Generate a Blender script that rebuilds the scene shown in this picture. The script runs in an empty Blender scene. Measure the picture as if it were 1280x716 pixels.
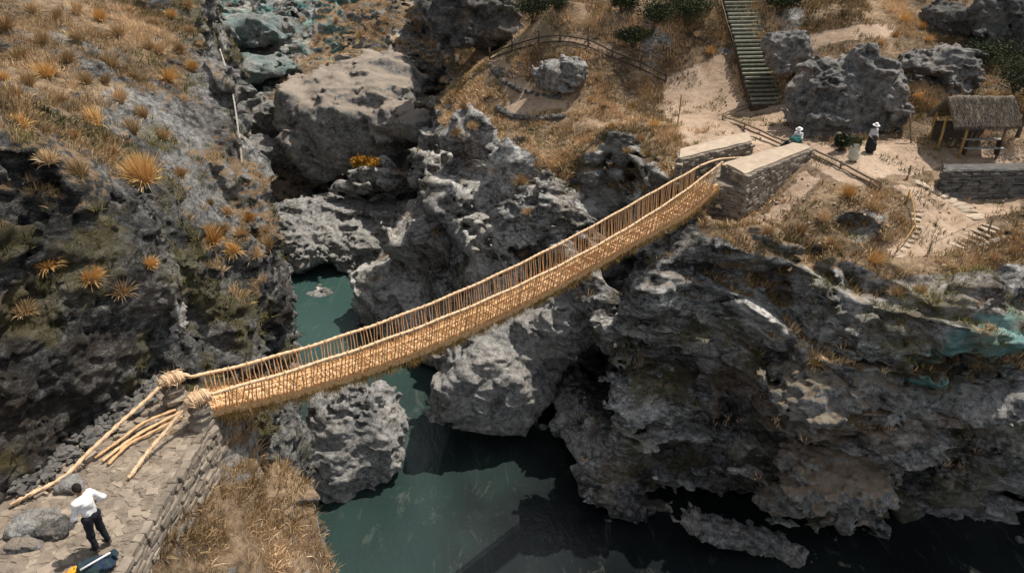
import bpy, math, random, time
import numpy as np
from mathutils import Vector, Matrix
T0=time.time()
R=math.radians
rng=np.random.default_rng(7); random.seed(7)
C=bpy.context.scene.collection
# ---------------------------------------------------------------- camera
PITCH=R(28); FPX=865.0; CH=10.45
SP,CP=math.sin(PITCH),math.cos(PITCH)
def ray(u,v):
    a=(u-640)/FPX; t=(v-358)/FPX
    return np.array([a, CP-t*SP, -(SP+t*CP)])
def P(u,v,h):                      # where the sight line of a spot in the photo meets height h
    d=ray(u,v); s=(CH-h)/(-d[2]); p=d*s; return np.array([p[0],p[1],h])
def S(u,v,s):                      # the same at depth s
    d=ray(u,v)*s; return np.array([d[0],d[1],d[2]+CH])
cam=bpy.data.cameras.new('camera'); camo=bpy.data.objects.new('camera',cam); C.objects.link(camo)
cam.sensor_width=36; cam.lens=FPX/1280*36; cam.clip_end=600; cam.clip_start=.1
camo.location=(0,0,CH); camo.rotation_euler=(R(90)-PITCH,0,0)
bpy.context.scene.camera=camo
# ---------------------------------------------------------------- object helpers
def tag(o,label=None,cat=None,group=None,kind=None):
    if label: o['label']=label
    if cat: o['category']=cat
    if group: o['group']=group
    if kind: o['kind']=kind
    return o
def mesh_np(name,co,faces,mat,parent=None,smooth=True,attrs=None):
    me=bpy.data.meshes.new(name)
    co=np.asarray(co,dtype=np.float32); faces=np.asarray(faces,dtype=np.int32)
    n,k=faces.shape
    me.vertices.add(len(co)); me.vertices.foreach_set('co',co.ravel())
    me.loops.add(n*k); me.loops.foreach_set('vertex_index',faces.ravel())
    me.polygons.add(n); me.polygons.foreach_set('loop_start',np.arange(0,n*k,k,dtype=np.int32))
    me.polygons.foreach_set('use_smooth',np.full(n,smooth))
    me.update(calc_edges=True)
    if attrs:
        for an,av in attrs.items():
            if av.ndim==1:
                a=me.attributes.new(an,'FLOAT','POINT'); a.data.foreach_set('value',av.astype(np.float32))
            else:
                a=me.attributes.new(an,'FLOAT_VECTOR','POINT'); a.data.foreach_set('vector',av.astype(np.float32).ravel())
    if mat: me.materials.append(mat)
    o=bpy.data.objects.new(name,me); C.objects.link(o)
    if parent: o.parent=parent
    return o
# ---------------------------------------------------------------- tiled 3-D noise tables
def make_tables():
    r=np.random.default_rng(3)
    N=96; K=12
    g=(np.arange(N)+.5)/N*K
    pts=r.random((K,K,K,3)).astype(np.float32)
    F1=np.full((N,N,N),9,np.float32); F2=F1.copy(); FA=np.zeros((N,N,N),np.float32)
    dirs=r.normal(size=(K,K,K,3)).astype(np.float32); dirs/=np.linalg.norm(dirs,axis=-1)[...,None]; rv=r.random((K,K,K)).astype(np.float32)
    gi=np.floor(g).astype(int)
    X,Y,Z=np.meshgrid(g,g,g,indexing='ij'); X=X.astype(np.float32);Y=Y.astype(np.float32);Z=Z.astype(np.float32)
    for dx in(-1,0,1):
        for dy in(-1,0,1):
            for dz in(-1,0,1):
                a=(gi+dx)[:,None,None]; b=(gi+dy)[None,:,None]; c=(gi+dz)[None,None,:]
                q=pts[a%K,b%K,c%K]
                d=(q[...,0]+a-X)**2+(q[...,1]+b-Y)**2+(q[...,2]+c-Z)**2
                dr=dirs[a%K,b%K,c%K]
                fa=(rv[a%K,b%K,c%K]-.5)+1.1*(dr[...,0]*(X-q[...,0]-a)+dr[...,1]*(Y-q[...,1]-b)+dr[...,2]*(Z-q[...,2]-c))
                FA=np.where(d<F1,fa,FA)
                F2=np.minimum(F2,np.maximum(F1,d)); F1=np.minimum(F1,d)
    F1=np.sqrt(F1);F2=np.sqrt(F2)
    V=r.random((64,64,64)).astype(np.float32)*2-1
    return F1,(F2-F1),V,FA
TF1,TCR,TV,TFA=make_tables()
def tri(T,x,y,z,smooth=False):
    N=T.shape[0]
    xi=np.floor(x);yi=np.floor(y);zi=np.floor(z)
    fx=x-xi;fy=y-yi;fz=z-zi
    if smooth:
        fx=fx*fx*(3-2*fx);fy=fy*fy*(3-2*fy);fz=fz*fz*(3-2*fz)
    xi=xi.astype(np.int32)%N;yi=yi.astype(np.int32)%N;zi=zi.astype(np.int32)%N
    x1=(xi+1)%N;y1=(yi+1)%N;z1=(zi+1)%N
    Tf=T.ravel(); a=xi*(N*N);b=x1*(N*N);c=yi*N;d=y1*N
    i=a+c;j=a+d;k=b+c;l=b+d
    gx=1-fx
    c0=(Tf[i+zi]*gx+Tf[k+zi]*fx)*(1-fy)+(Tf[j+zi]*gx+Tf[l+zi]*fx)*fy
    c1=(Tf[i+z1]*gx+Tf[k+z1]*fx)*(1-fy)+(Tf[j+z1]*gx+Tf[l+z1]*fx)*fy
    return c0*(1-fz)+c1*fz
def vn(x,y,z,s,o=0.):   # value noise, feature size s
    return tri(TV,x/s+o,y/s+o*1.7,z/s+o*2.3,True)
def wf(x,y,z,s,o=0.):   # worley F1 (0..~1), cell size s
    q=8./s; return tri(TF1,x*q+o,y*q+o*1.3,z*q+o*.7)
def wc(x,y,z,s,o=0.):
    q=8./s; return tri(TCR,x*q+o,y*q+o*1.3,z*q+o*.7)
def fa(x,y,z,s,o=0.):   # fractured facets, block size s
    q=8./s; return tri(TFA,x*q+o,y*q+o*1.3,z*q+o*.7)
# ---------------------------------------------------------------- 2-D fields
GX0,GX1,GY0,GY1,GS=-60.,60.,-5.,150.,.3
gx=np.arange(GX0,GX1,GS); gy=np.arange(GY0,GY1,GS)
GXX,GYY=np.meshgrid(gx,gy,indexing='ij')
def samp(F,x,y):
    u=np.clip((x-GX0)/GS,0,len(gx)-1.01); v=np.clip((y-GY0)/GS,0,len(gy)-1.01)
    i=u.astype(np.int32);j=v.astype(np.int32); fu=(u-i).astype(np.float32); fv=(v-j).astype(np.float32)
    W=F.shape[1]; Ff=F.ravel(); k=i*W+j
    return (Ff[k]*(1-fu)+Ff[k+W]*fu)*(1-fv)+(Ff[k+1]*(1-fu)+Ff[k+W+1]*fu)*fv
def sdpoly(pts,XX=None,YY=None):
    if XX is None: XX,YY=GXX,GYY
    pts=[np.asarray(p)[:2] for p in pts]
    d=np.full(XX.shape,1e9); sgn=np.zeros(XX.shape,bool)
    n=len(pts)
    for i in range(n):
        a=pts[i];b=pts[(i+1)%n]
        ex,ey=b-a; wx=XX-a[0];wy=YY-a[1]
        h=np.clip((wx*ex+wy*ey)/(ex*ex+ey*ey+1e-9),0,1)
        d=np.minimum(d,(wx-ex*h)**2+(wy-ey*h)**2)
        c=((a[1]<=YY)&(b[1]>YY)|(b[1]<=YY)&(a[1]>YY))
        if ey!=0:
            sgn^=c&(XX<a[0]+(YY-a[1])*ex/ey)
    return (np.sqrt(d)*np.where(sgn,-1,1)).astype(np.float32)
def tps(pts):   # smooth surface through (x,y,h)
    p=np.array(pts,float); n=len(p)
    def U(r2): return r2*np.log(r2+1e-6)*.5
    r2=((p[:,None,:2]-p[None,:,:2])**2).sum(-1)
    A=np.zeros((n+3,n+3)); A[:n,:n]=U(r2)+np.eye(n)*.15; A[:n,n]=1;A[:n,n+1:]=p[:,:2];A[n,:n]=1;A[n+1:,:n]=p[:,:2].T
    w=np.linalg.solve(A,np.r_[p[:,2],0,0,0])
    F=w[n]+w[n+1]*GXX+w[n+2]*GYY
    for i in range(n): F=F+w[i]*U((GXX-p[i,0])**2+(GYY-p[i,1])**2)
    return F.astype(np.float32)
WATER=-15.0
# ---- right / far bank --------------------------------------------------
TB=tps([P(960,170,0),P(965,130,0),P(925,2,5.4),P(1060,60,3.3),P(1100,210,0),P(1190,190,0),P(1260,190,0),P(1270,60,3.4),P(1170,10,5.2),P(1350,10,5.5),
        P(1400,190,0),P(1230,245,-1.3),P(1200,262,-1.4),P(1170,300,-1.7),P(1280,280,-1.4),P(1400,280,-1.4),P(1200,345,-2.4),P(1120,345,-2.4),P(1040,255,-.8),P(1000,310,-2.2),P(1080,300,-1.6),
        P(965,268,-1.6),S(925,292,29.),(8.6,28.4,-1.5),P(840,190,-.6),P(880,150,0),P(870,110,.5),P(830,100,.8),P(760,60,1.5),P(700,50,1.6),
        P(610,75,.8),P(690,130,-.4),P(640,130,-.8),P(760,130,-.3),P(800,160,-.6),P(700,195,-2.2),P(620,180,-2.6),P(560,160,-3),P(570,90,-1),
        P(600,10,3.6),P(700,5,5.2),P(820,5,5.3),(20,70,16),(0,72,16),(40,60,16),(40,50,7),(35,40,2)])
# clip
polyB=[P(1700,330,-2),P(1450,340,-2),P(1280,340,-2.2),P(1200,352,-2.4),P(1100,352,-2.4),P(1000,330,-2.2),S(935,305,27.6),S(878,285,28.2),
       P(845,262,-2.2),P(800,265,-3.6),P(795,225,-3.),P(765,205,-2.4),P(740,215,-2.6),
       P(700,225,-3),P(640,205,-3),P(585,185,-3),P(548,150,-2.4),P(540,110,-1.2),P(560,60,0),P(570,20,2),(-8,75),(-8,120),(60,120),(60,20)]
DB=sdpoly(polyB)
# ---- shelf of rock under the bridge (h ~ -8) ---------------------------
polyS=[P(790,330,-5),P(700,372,-8.5),P(640,415,-10),P(560,400,-12),P(470,385,-14),P(450,340,-14),S(500,270,48),S(560,300,43),S(620,300,39),S(700,300,36),S(790,300,31)]
DS=sdpoly(polyS)
TS=tps([P(640,390,-8.5),P(720,380,-6.8),P(560,400,-11),P(480,375,-13.6),P(500,330,-12.5),P(560,300,-9),P(600,240,-5),S(600,300,40.5),S(700,300,36.5),P(700,330,-7),P(780,340,-6.)])
TS=np.minimum(TS,-4.5)
# ---- left hill ---------------------------------------------------------
TL=tps([S(0,0,26),S(120,0,29),S(250,-10,36),S(0,80,22),S(130,80,24),S(240,60,30),S(0,150,15.6),S(40,160,16.6),(-12.,12,6.8),(-11.5,9,6.9),S(120,160,20.5),S(200,150,24),S(275,130,28),S(200,230,21),S(290,200,26.5),
        S(300,280,25),S(345,300,25.5),S(250,300,21.5),(-16,14,6.8),(-17,5,8),(-30,10,12),(-35,30,13),(-30,60,13),(-22,80,8),S(-150,100,17)])
polyL=[(-11.3,2),(-10.9,8),S(0,605,14.0),S(60,560,15.2),S(140,500,16.8),S(215,455,18),S(255,425,20),S(310,385,24),S(335,330,25.5),S(312,255,26.5),S(300,150,29),S(275,60,33),S(255,-30,40),(-26,66),(-40,90),(-60,100),(-60,0)]
DL=sdpoly(polyL)
# ---- platform bench + grass bank below it --------------------------------
polyP=[(-7.3,4),(-7.25,8),(-7.2,11.5),(-7.35,12.9),(-8.0,13.9),P(228,478,0),P(205,478,0),P(110,545,0),P(20,618,0),P(-60,690,0),(-10.9,7),(-10.9,4)]
DP=sdpoly(polyP)
polyG=[S(420,760,17.2),S(400,716,17.3),S(398,665,17.8),S(372,620,18.2),S(335,575,18.6),S(318,530,19),S(295,495,19.5),S(240,450,19.5),(-11,17),(-11,3),(-3.8,3)]
DG=sdpoly(polyG)
TG=tps([S(270,545,17.0),S(225,650,14.5),S(160,716,13.2),S(330,560,18.2),S(300,620,16.8),S(345,690,16.6),S(395,690,17.2),S(400,640,17.8),S(290,500,18.6),(-7,5,-3.2),(-4,6,-5)])
# ---- gorge floor and upstream ground ------------------------------------
TF=tps([(0,20,-17),(20,20,-17.5),(-8,30,-16.5),(10,10,-18),(-30,20,-18),(-14,40,-16.8),P(400,340,-15.6),P(350,370,-15.8),P(430,290,-13.4),P(480,250,-13.2),P(370,270,-13.8),P(370,220,-12),P(320,170,-9.6),P(300,100,-6.6),P(310,30,-2.6),
        P(350,130,-7),P(420,55,-3.5),P(480,30,-.5),P(540,60,-3),P(400,10,0),P(300,-20,0),P(520,-10,2),(-60,100,-2),(-30,70,-9),(0,120,8),(-40,140,6),(-10,60,-11.5),P(230,50,-4)])
def smin(a,b,k):
    h=np.maximum(k-np.abs(a-b),0)/k
    return np.minimum(a,b)-h*h*k*.25
def ell(x,y,z,c,r,yaw=0,tilt=0,roll=0,p=2.):
    M=(Matrix.Rotation(yaw,3,'Z')@Matrix.Rotation(tilt,3,'X')@Matrix.Rotation(roll,3,'Y')).transposed()
    dx,dy,dz=x-c[0],y-c[1],z-c[2]
    q=[(M[i][0]*dx+M[i][1]*dy+M[i][2]*dz)/r[i] for i in range(3)]
    if p==2.: k=np.sqrt(q[0]**2+q[1]**2+q[2]**2)
    else: k=(np.abs(q[0])**p+np.abs(q[1])**p+np.abs(q[2])**p)**(1/p)
    return (k-1)*min(r)
# ledges and hollows of the cliffs: (spot, push towards the viewer, radii, turns)
LUMP_SPEC=[((1045,588),1.3,(2.6,1.9,.9),0,.15,0), ((1050,490),.2,(3.0,2.0,1.1),.1,.3,0), ((1205,490),.4,(3.8,1.5,.7),-.1,.1,-.1),
 ((1200,640),.3,(4.2,1.6,.5),0,0,.02), ((935,668),.3,(2.6,1.2,.45),-.3,0,.35), ((835,500),.2,(1.8,1.4,2.0),0,0,.3), ((800,590),.1,(2.3,1.5,1.3),0,0,.3),
 ((860,400),.2,(2.4,1.2,1.8),.2,0,.1),((1000,400),.1,(2.4,1.2,1.6),0,0,0),((1130,420),.2,(2.2,1.2,1.5),0,0,0),((1170,360),.3,(2.2,1.0,.8),0,0,0)]
HOLE_SPEC=[((918,522),-1.2,(1.15,3.6,1.5)),((738,445),-1.6,(1.5,4.6,2.4)),((1190,572),-.2,(3.6,2.4,.8)),((1010,545),-.3,(1.6,1.6,.45)),((690,545),-1.,(2.4,3.2,1.1)),
 ((758,205),-.6,(.8,3.4,1.6)),((790,232),-.6,(.8,3.2,1.6)),((1080,285),-.3,(1.0,1.4,.7)),((420,225),-.5,(1.5,2,1.0)),((665,470),-.3,(.8,1.6,.5)),((1100,655),-.3,(1.2,1.4,.5)),
 ((20,250),-.2,(.6,1.2,.8)),((165,268),-.2,(.8,.7,.35)),((620,330),-.2,(.5,.9,1.1)),((345,575),-.2,(.35,.8,.45))]
LUMPS=[(S(455,222,59),(2.6,1.6,1.2),0,0,0),(S(562,278,47),(2.6,1.8,3.4),0,.2,.1),(S(620,250,44.5),(2.4,1.6,3.),0,.2,0),(S(585,235,46.5),(2.2,2.0,5.),0,.25,.1),(S(545,320,47),(2.4,2.,4.2),0,.3,.25),(S(490,372,49),(2.6,2.2,2.2),0,.2,.2),(S(680,290,40),(2.2,1.8,3.2),0,.3,0),(S(515,215,70),(4.5,2.5,7.),0,0,0),(S(500,170,76),(5,3,8),0,0,0)];HOLES=[]
def rocknoise(x,y,z):
    zt=z+.22*x+.12*y
    u=vn(x,y,z,1.6,2.); x2=x+.25*u; z2=zt+.12*u
    a=fa(x2,y,z2*1.25,3.4,5.)
    b=fa(x2,y+z*.3,z2*1.9,1.3,21.)
    d=fa(x,y,z2*1.9,.55,11.)
    g=wc(x2,y,z2*1.5,1.5,50.)
    h=wf(x,y,z2*1.6,.40,60.)
    e=vn(x,y,z,.16,7.)
    mo=np.clip(.55+1.1*vn(x,y,z,2.6,77.),.12,1.25)          # some faces smooth, some broken
    return .85*a+.34*b+mo*(.22*d+.14*(np.clip(.18-g,0,.18)/.18)+.13*(h-.5)+.05*e)
def F(x,y,z):
    # warp
    w1=vn(x,y,z,4.5,1.); w2=vn(x,y,z,4.5,9.)
    st=vn(x*.25,y*.25,z,1.3,3.)                 # strata
    xw=x+1.0*w1+.0*w2; yw=y+1.0*w2
    # B
    tb=z-samp(TB,x,y); db=samp(DB,xw,yw)
    q_=(z+.16*x+.8*vn(x,y,z,7.,12.)+.5*w1)/2.3; fr=q_-np.floor(q_); q2=(z+.10*x+.5*vn(x,y,z,4.,15.))/.62; fr2=q2-np.floor(q2)
    lw=np.where((x>4)&(y<34),1.,.35)
    off=.10*np.clip(-2-z,0,8)-np.where(x>6.5,.36,.1)*np.clip(-10.8-z,0,4.2)+.45*st+lw*(1.15*fr*np.sqrt(fr)+.2*fr2-.55)
    cliffB=db-off
    fB=np.maximum(tb*.8,cliffB)
    ts=z-samp(TS,x,y); ds=samp(DS,xw,yw)-.25*np.clip(-8-z,0,10)-.4*st
    fB=smin(fB,np.maximum(ts*.75,ds),.8)
    xl=x+1.1*w1;yl=y+.9*w2;zl=z+.8*st
    for l in LUMPS: fB=smin(fB,ell(xl+(l[0][0]-l[0][0]),yl,zl,*l)-lw*(.35*fr+.15*fr2-.25),1.7)
    # L
    tl=z-samp(TL,x,y); dl=samp(DL,x+.55*w1,y+.55*w2)+ .09*np.clip(z,-1,8)-.3*st
    fL=np.maximum(tl*.8,dl)
    fP=np.maximum(z+.28,np.maximum(samp(DP,x,y)+.25,-z-9))
    tg=z-samp(TG,x,y); fG=np.maximum(tg*.75,samp(DG,x+.5*w1,y+.5*w2)-.3*st-.05*np.clip(-6-z,0,9))
    fF=(z-samp(TF,x+w1,y+w2))*.8
    f=smin(fB,fL,.3); f=smin(f,fG,.4); f=smin(f,fF,.5)
    for hc,hr in HOLES: f=np.maximum(f,-ell(x+.5*w1,y,z+.5*w2+.2*st,hc,hr))
    # where is the ground soft (gentle tops) -> little rock relief
    soft=np.minimum(np.abs(tb)+np.clip(cliffB+1.2,0,9),np.abs(tl)+np.clip(dl+1.0,0,9))
    amp=np.clip(soft*.8,np.where((x<-8)&(y<45),.28,.10),1.)
    amp=np.where((y<16)&(x>-9.5)&(z<0),.4,amp)
    keep=np.maximum(samp(DP,x+.3*w1,y+.3*w2)-.25,-(z+.25))    # room above the paved terrace
    f=np.maximum(f,-keep)
    dpl=samp(DP,x,y); amp=np.minimum(amp,np.where(dpl<2,.35+.3*np.clip(dpl,0,2),1))
    rn=rocknoise(x,y,z)+np.where((x<-8)&(y<27),.24*fa(x,y,z*1.5,.27,3.)+.16*(wf(x,y,z,.33,9.)-.5)+.12*fa(x,y,z*1.7,.6,13.),0)
    f=f+amp*rn
    f=np.minimum(f,fP)
    return f
def surf(u,v,Fn,s0=11.,s1=90.):
    ss_=np.arange(s0,s1,.12); d=ray(u,v); q=(ss_[:,None]*d[None]).astype(np.float32)
    f=Fn(q[:,0],q[:,1],q[:,2]+np.float32(CH)); k=np.nonzero(f<0)[0]
    return ss_[k[0]] if len(k) else s1
_l=[];_h=[]
for (uv,push,rd,*rot) in LUMP_SPEC: _l.append((S(*uv,surf(*uv,F)+rd[1]*.6-push),rd,*rot))
for (uv,push,rd) in HOLE_SPEC: _h.append((S(*uv,surf(*uv,F)-push*.5),rd))
LUMPS+=_l; HOLES+=_h
def gB(u,v):      # the far bank's ground under a spot of the photo
    ss_=np.arange(15,110,.05); d=ray(u,v); q=ss_[:,None]*d[None]; z=q[:,2]+CH
    k=np.nonzero(z<samp(TB,q[:,0],q[:,1]))[0]; i=k[0] if len(k) else -1
    return np.array([q[i,0],q[i,1],z[i]])
def frust(x,y,z,m=1.25):
    zz=z-CH; s=y*CP-zz*SP; dwn=-(zz*CP+y*SP)
    s_=np.maximum(s,.1); u=np.abs(x/s_*FPX/640); v=np.abs(dwn/s_*FPX/358)
    return s,(s>2)&(u<m)&(v<m+.1)
def nets(Fn,lo,hi,vox,n=8,sel=None,cs=2):
    """surface nets over sparse blocks of n cells"""
    B=vox*n; nb=[int(math.ceil((hi[i]-lo[i])/B)) for i in range(3)]
    cx=[lo[i]+np.arange(nb[i]*cs+1)*B/cs for i in range(3)]
    X,Y,Z=np.meshgrid(*cx,indexing='ij')
    v=Fn(X.ravel().astype(np.float32),Y.ravel().astype(np.float32),Z.ravel().astype(np.float32)).reshape(X.shape)
    inside=v<0
    mx=np.zeros(nb,bool);mn=np.zeros(nb,bool); near=np.full(nb,9.)
    for a in range(cs+1):
        for b in range(cs+1):
            for c in range(cs+1):
                q=inside[a:a+nb[0]*cs:cs,b:b+nb[1]*cs:cs,c:c+nb[2]*cs:cs]; mx|=q; mn|=~q
                near=np.minimum(near,np.abs(v[a:a+nb[0]*cs:cs,b:b+nb[1]*cs:cs,c:c+nb[2]*cs:cs]))
    act=(mx&mn)|(near<vox*1.5)
    I=np.argwhere(act)
    if sel is not None:
        cc=np.array(lo)+(I+.5)*B; I=I[sel(cc[:,0],cc[:,1],cc[:,2])]
    base=I*n
    V=[];K=[];Qs=[]
    M=[nb[i]*n+2 for i in range(3)]
    def key(i,j,k): return (i.astype(np.int64)*M[1]+j)*M[2]+k
    o=np.arange(n+1)
    off=np.stack(np.meshgrid(o,o,o,indexing='ij'),-1).reshape(-1,3)
    CH_=1500
    for st in range(0,len(base),CH_):
        bs=base[st:st+CH_]
        g=(bs[:,None,:]+off[None]).reshape(-1,3)
        p=(np.array(lo)+g*vox).astype(np.float32)
        f=Fn(p[:,0],p[:,1],p[:,2]).reshape(len(bs),n+1,n+1,n+1)
        s=f<0
        cnt=np.zeros((len(bs),n,n,n),np.int8)
        for a in(0,1):
            for b in(0,1):
                for c in(0,1): cnt+=s[:,a:n+a,b:n+b,c:n+c]
        ac=np.argwhere((cnt>0)&(cnt<8))
        bi,ci,cj,ck=ac.T
        acc=np.zeros((len(ac),3),np.float32); num=np.zeros(len(ac),np.float32)
        cn={}
        for a in(0,1):
            for b in(0,1):
                for c in(0,1): cn[a,b,c]=f[bi,ci+a,cj+b,ck+c]
        for ax in range(3):
            for p1 in(0,1):
                for p2 in(0,1):
                    q=[p1,p2]; q0=q.copy();q0.insert(ax,0);q1=q.copy();q1.insert(ax,1)
                    f0=cn[tuple(q0)];f1=cn[tuple(q1)]
                    m=(f0<0)!=(f1<0); t=np.where(m,f0/(f0-f1+1e-12*(f0==f1)),0)
                    for d in range(3):
                        acc[:,d]+=np.where(m,t if d==ax else float(q0[d]),0)
                    num+=m
        gc=bs[bi]+np.stack([ci,cj,ck],-1)
        V.append(np.array(lo)+(gc+acc/num[:,None])*vox); K.append(key(gc[:,0],gc[:,1],gc[:,2]))
        for ax in range(3):
            sl0=[slice(None)]+[slice(0,n)]*3; sl1=list(sl0); sl1[ax+1]=slice(1,n+1)
            m=s[tuple(sl0)]!=s[tuple(sl1)]
            e=np.argwhere(m); 
            inn=s[e[:,0],e[:,1],e[:,2],e[:,3]]
            ge=bs[e[:,0]]+e[:,1:]
            u=(ax+1)%3;w=(ax+2)%3
            def kk(du,dw):
                q=ge.copy(); q[:,u]-=du;q[:,w]-=dw; return key(q[:,0],q[:,1],q[:,2])
            quad=np.stack([kk(0,0),kk(1,0),kk(1,1),kk(0,1)],-1)
            quad[~inn]=quad[~inn][:,::-1]
            Qs.append(quad)
    V=np.concatenate(V);K=np.concatenate(K);Q=np.concatenate(Qs)
    o=np.argsort(K);K=K[o];V=V[o]
    K,ui=np.unique(K,return_index=True);V=V[ui]
    idx=np.searchsorted(K,Q.ravel()).clip(0,len(K)-1); ok=(K[idx]==Q.ravel()).reshape(-1,4).all(1)
    Q=idx.reshape(-1,4)[ok]
    return V,Q
def vnormals(V,Q):
    a=V[Q[:,2]]-V[Q[:,0]]; b=V[Q[:,3]]-V[Q[:,1]]
    n=np.cross(a,b); N=np.zeros_like(V)
    for k in range(4):
        for d in range(3): N[:,d]+=np.bincount(Q[:,k],n[:,d],len(V))
    return N/(np.linalg.norm(N,axis=1)[:,None]+1e-9)
# ---------------------------------------------------------------- materials
class G:
    def __init__(s,name):
        s.m=bpy.data.materials.new(name); s.m.use_nodes=True; s.t=s.m.node_tree
        s.b=s.t.nodes['Principled BSDF']; s.out=s.t.nodes['Material Output']
        s.b.inputs['Roughness'].default_value=.9; s.b.inputs['Specular IOR Level'].default_value=.25
        s.pos=s.t.nodes.new('ShaderNodeNewGeometry').outputs['Position']
    def n(s,k,**a):
        q=s.t.nodes.new(k)
        for x,v in a.items(): setattr(q,x,v)
        return q
    def link(s,a,b): s.t.links.new(a,b)
    def _set(s,sock,v):
        if hasattr(v,'links') or hasattr(v,'is_linked'): s.link(v,sock)
        elif isinstance(v,tuple) and len(v)==3 and sock.type=='RGBA': sock.default_value=(*v,1)
        else: sock.default_value=v
    def noise(s,scale,detail=6,rough=.6,vec=None,dist=0.,col=False):
        q=s.n('ShaderNodeTexNoise'); s.link(vec or s.pos,q.inputs['Vector'])
        q.inputs['Scale'].default_value=scale;q.inputs['Detail'].default_value=detail;q.inputs['Roughness'].default_value=rough;q.inputs['Distortion'].default_value=dist
        return q.outputs[1 if col else 0]
    def voro(s,scale,feat='F1',vec=None,out='Distance',rand=1.):
        q=s.n('ShaderNodeTexVoronoi',feature=feat); s.link(vec or s.pos,q.inputs['Vector']); q.inputs['Scale'].default_value=scale; q.inputs['Randomness'].default_value=rand
        return q.outputs[out]
    def ramp(s,f,stops,interp='LINEAR'):
        q=s.n('ShaderNodeValToRGB'); s.link(f,q.inputs[0]); e=q.color_ramp.elements; q.color_ramp.interpolation=interp
        while len(e)<len(stops): e.new(.5)
        for i,(p,c) in enumerate(stops):
            e[i].position=p; e[i].color=(c,c,c,1) if not isinstance(c,tuple) else (*c,1)
        return q.outputs[0]
    def mix(s,f,a,b,mode='MIX'):
        q=s.n('ShaderNodeMix',data_type='RGBA',blend_type=mode); s._set(q.inputs[0],f); s._set(q.inputs[6],a); s._set(q.inputs[7],b); return q.outputs[2]
    def math(s,op,a,b=0.,c=None,clamp=False):
        q=s.n('ShaderNodeMath',operation=op,use_clamp=clamp); s._set(q.inputs[0],a); s._set(q.inputs[1],b)
        if c is not None: s._set(q.inputs[2],c)
        return q.outputs[0]
    def attr(s,name): 
        q=s.n('ShaderNodeAttribute',attribute_name=name); return q.outputs['Fac']
    def map(s,sc,rot=(0,0,0)):
        q=s.n('ShaderNodeMapping'); s.link(s.pos,q.inputs[0]); q.inputs['Scale'].default_value=sc; q.inputs['Rotation'].default_value=rot; return q.outputs[0]
    def bump(s,h,strength,dist,prev=None):
        q=s.n('ShaderNodeBump'); s.link(h,q.inputs['Height']); q.inputs['Strength'].default_value=strength; q.inputs['Distance'].default_value=dist
        if prev: s.link(prev,q.inputs['Normal'])
        return q.outputs[0]
    def done(s,col,normal=None,rough=None):
        s._set(s.b.inputs['Base Color'],col)
        if normal: s.link(normal,s.b.inputs['Normal'])
        if rough is not None: s._set(s.b.inputs['Roughness'],rough)
        return s.m
def rock_color(g,tone,warm=None):
    """grey weathered volcanic rock; tone 0 dark .. 1 pale"""
    n1=g.noise(.6,3,.62); n2=g.noise(3.4,6,.78,dist=.2); n3=g.noise(17,5,.8)
    v=g.math('ADD',g.math('MULTIPLY',n1,.25),g.math('ADD',g.math('MULTIPLY',n2,.45),g.math('MULTIPLY',n3,.30)))
    dark=g.ramp(v,[(.38,(.008,.009,.009)),(.47,(.030,.031,.032)),(.55,(.10,.10,.098)),(.66,(.30,.30,.29))])
    pale=g.ramp(v,[(.37,(.022,.022,.023)),(.45,(.16,.16,.158)),(.52,(.38,.378,.37)),(.62,(.70,.69,.67))])
    c=g.mix(tone,dark,pale)
    c=g.mix(g.math('MULTIPLY',g.ramp(n1,[(.5,0.),(.64,1.)]),.4),c,g.mix(.5,c,(.20,.125,.07)))
    return c,g.math('ADD',g.math('MULTIPLY',n2,.26),g.math('MULTIPLY',n3,.10))
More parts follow.
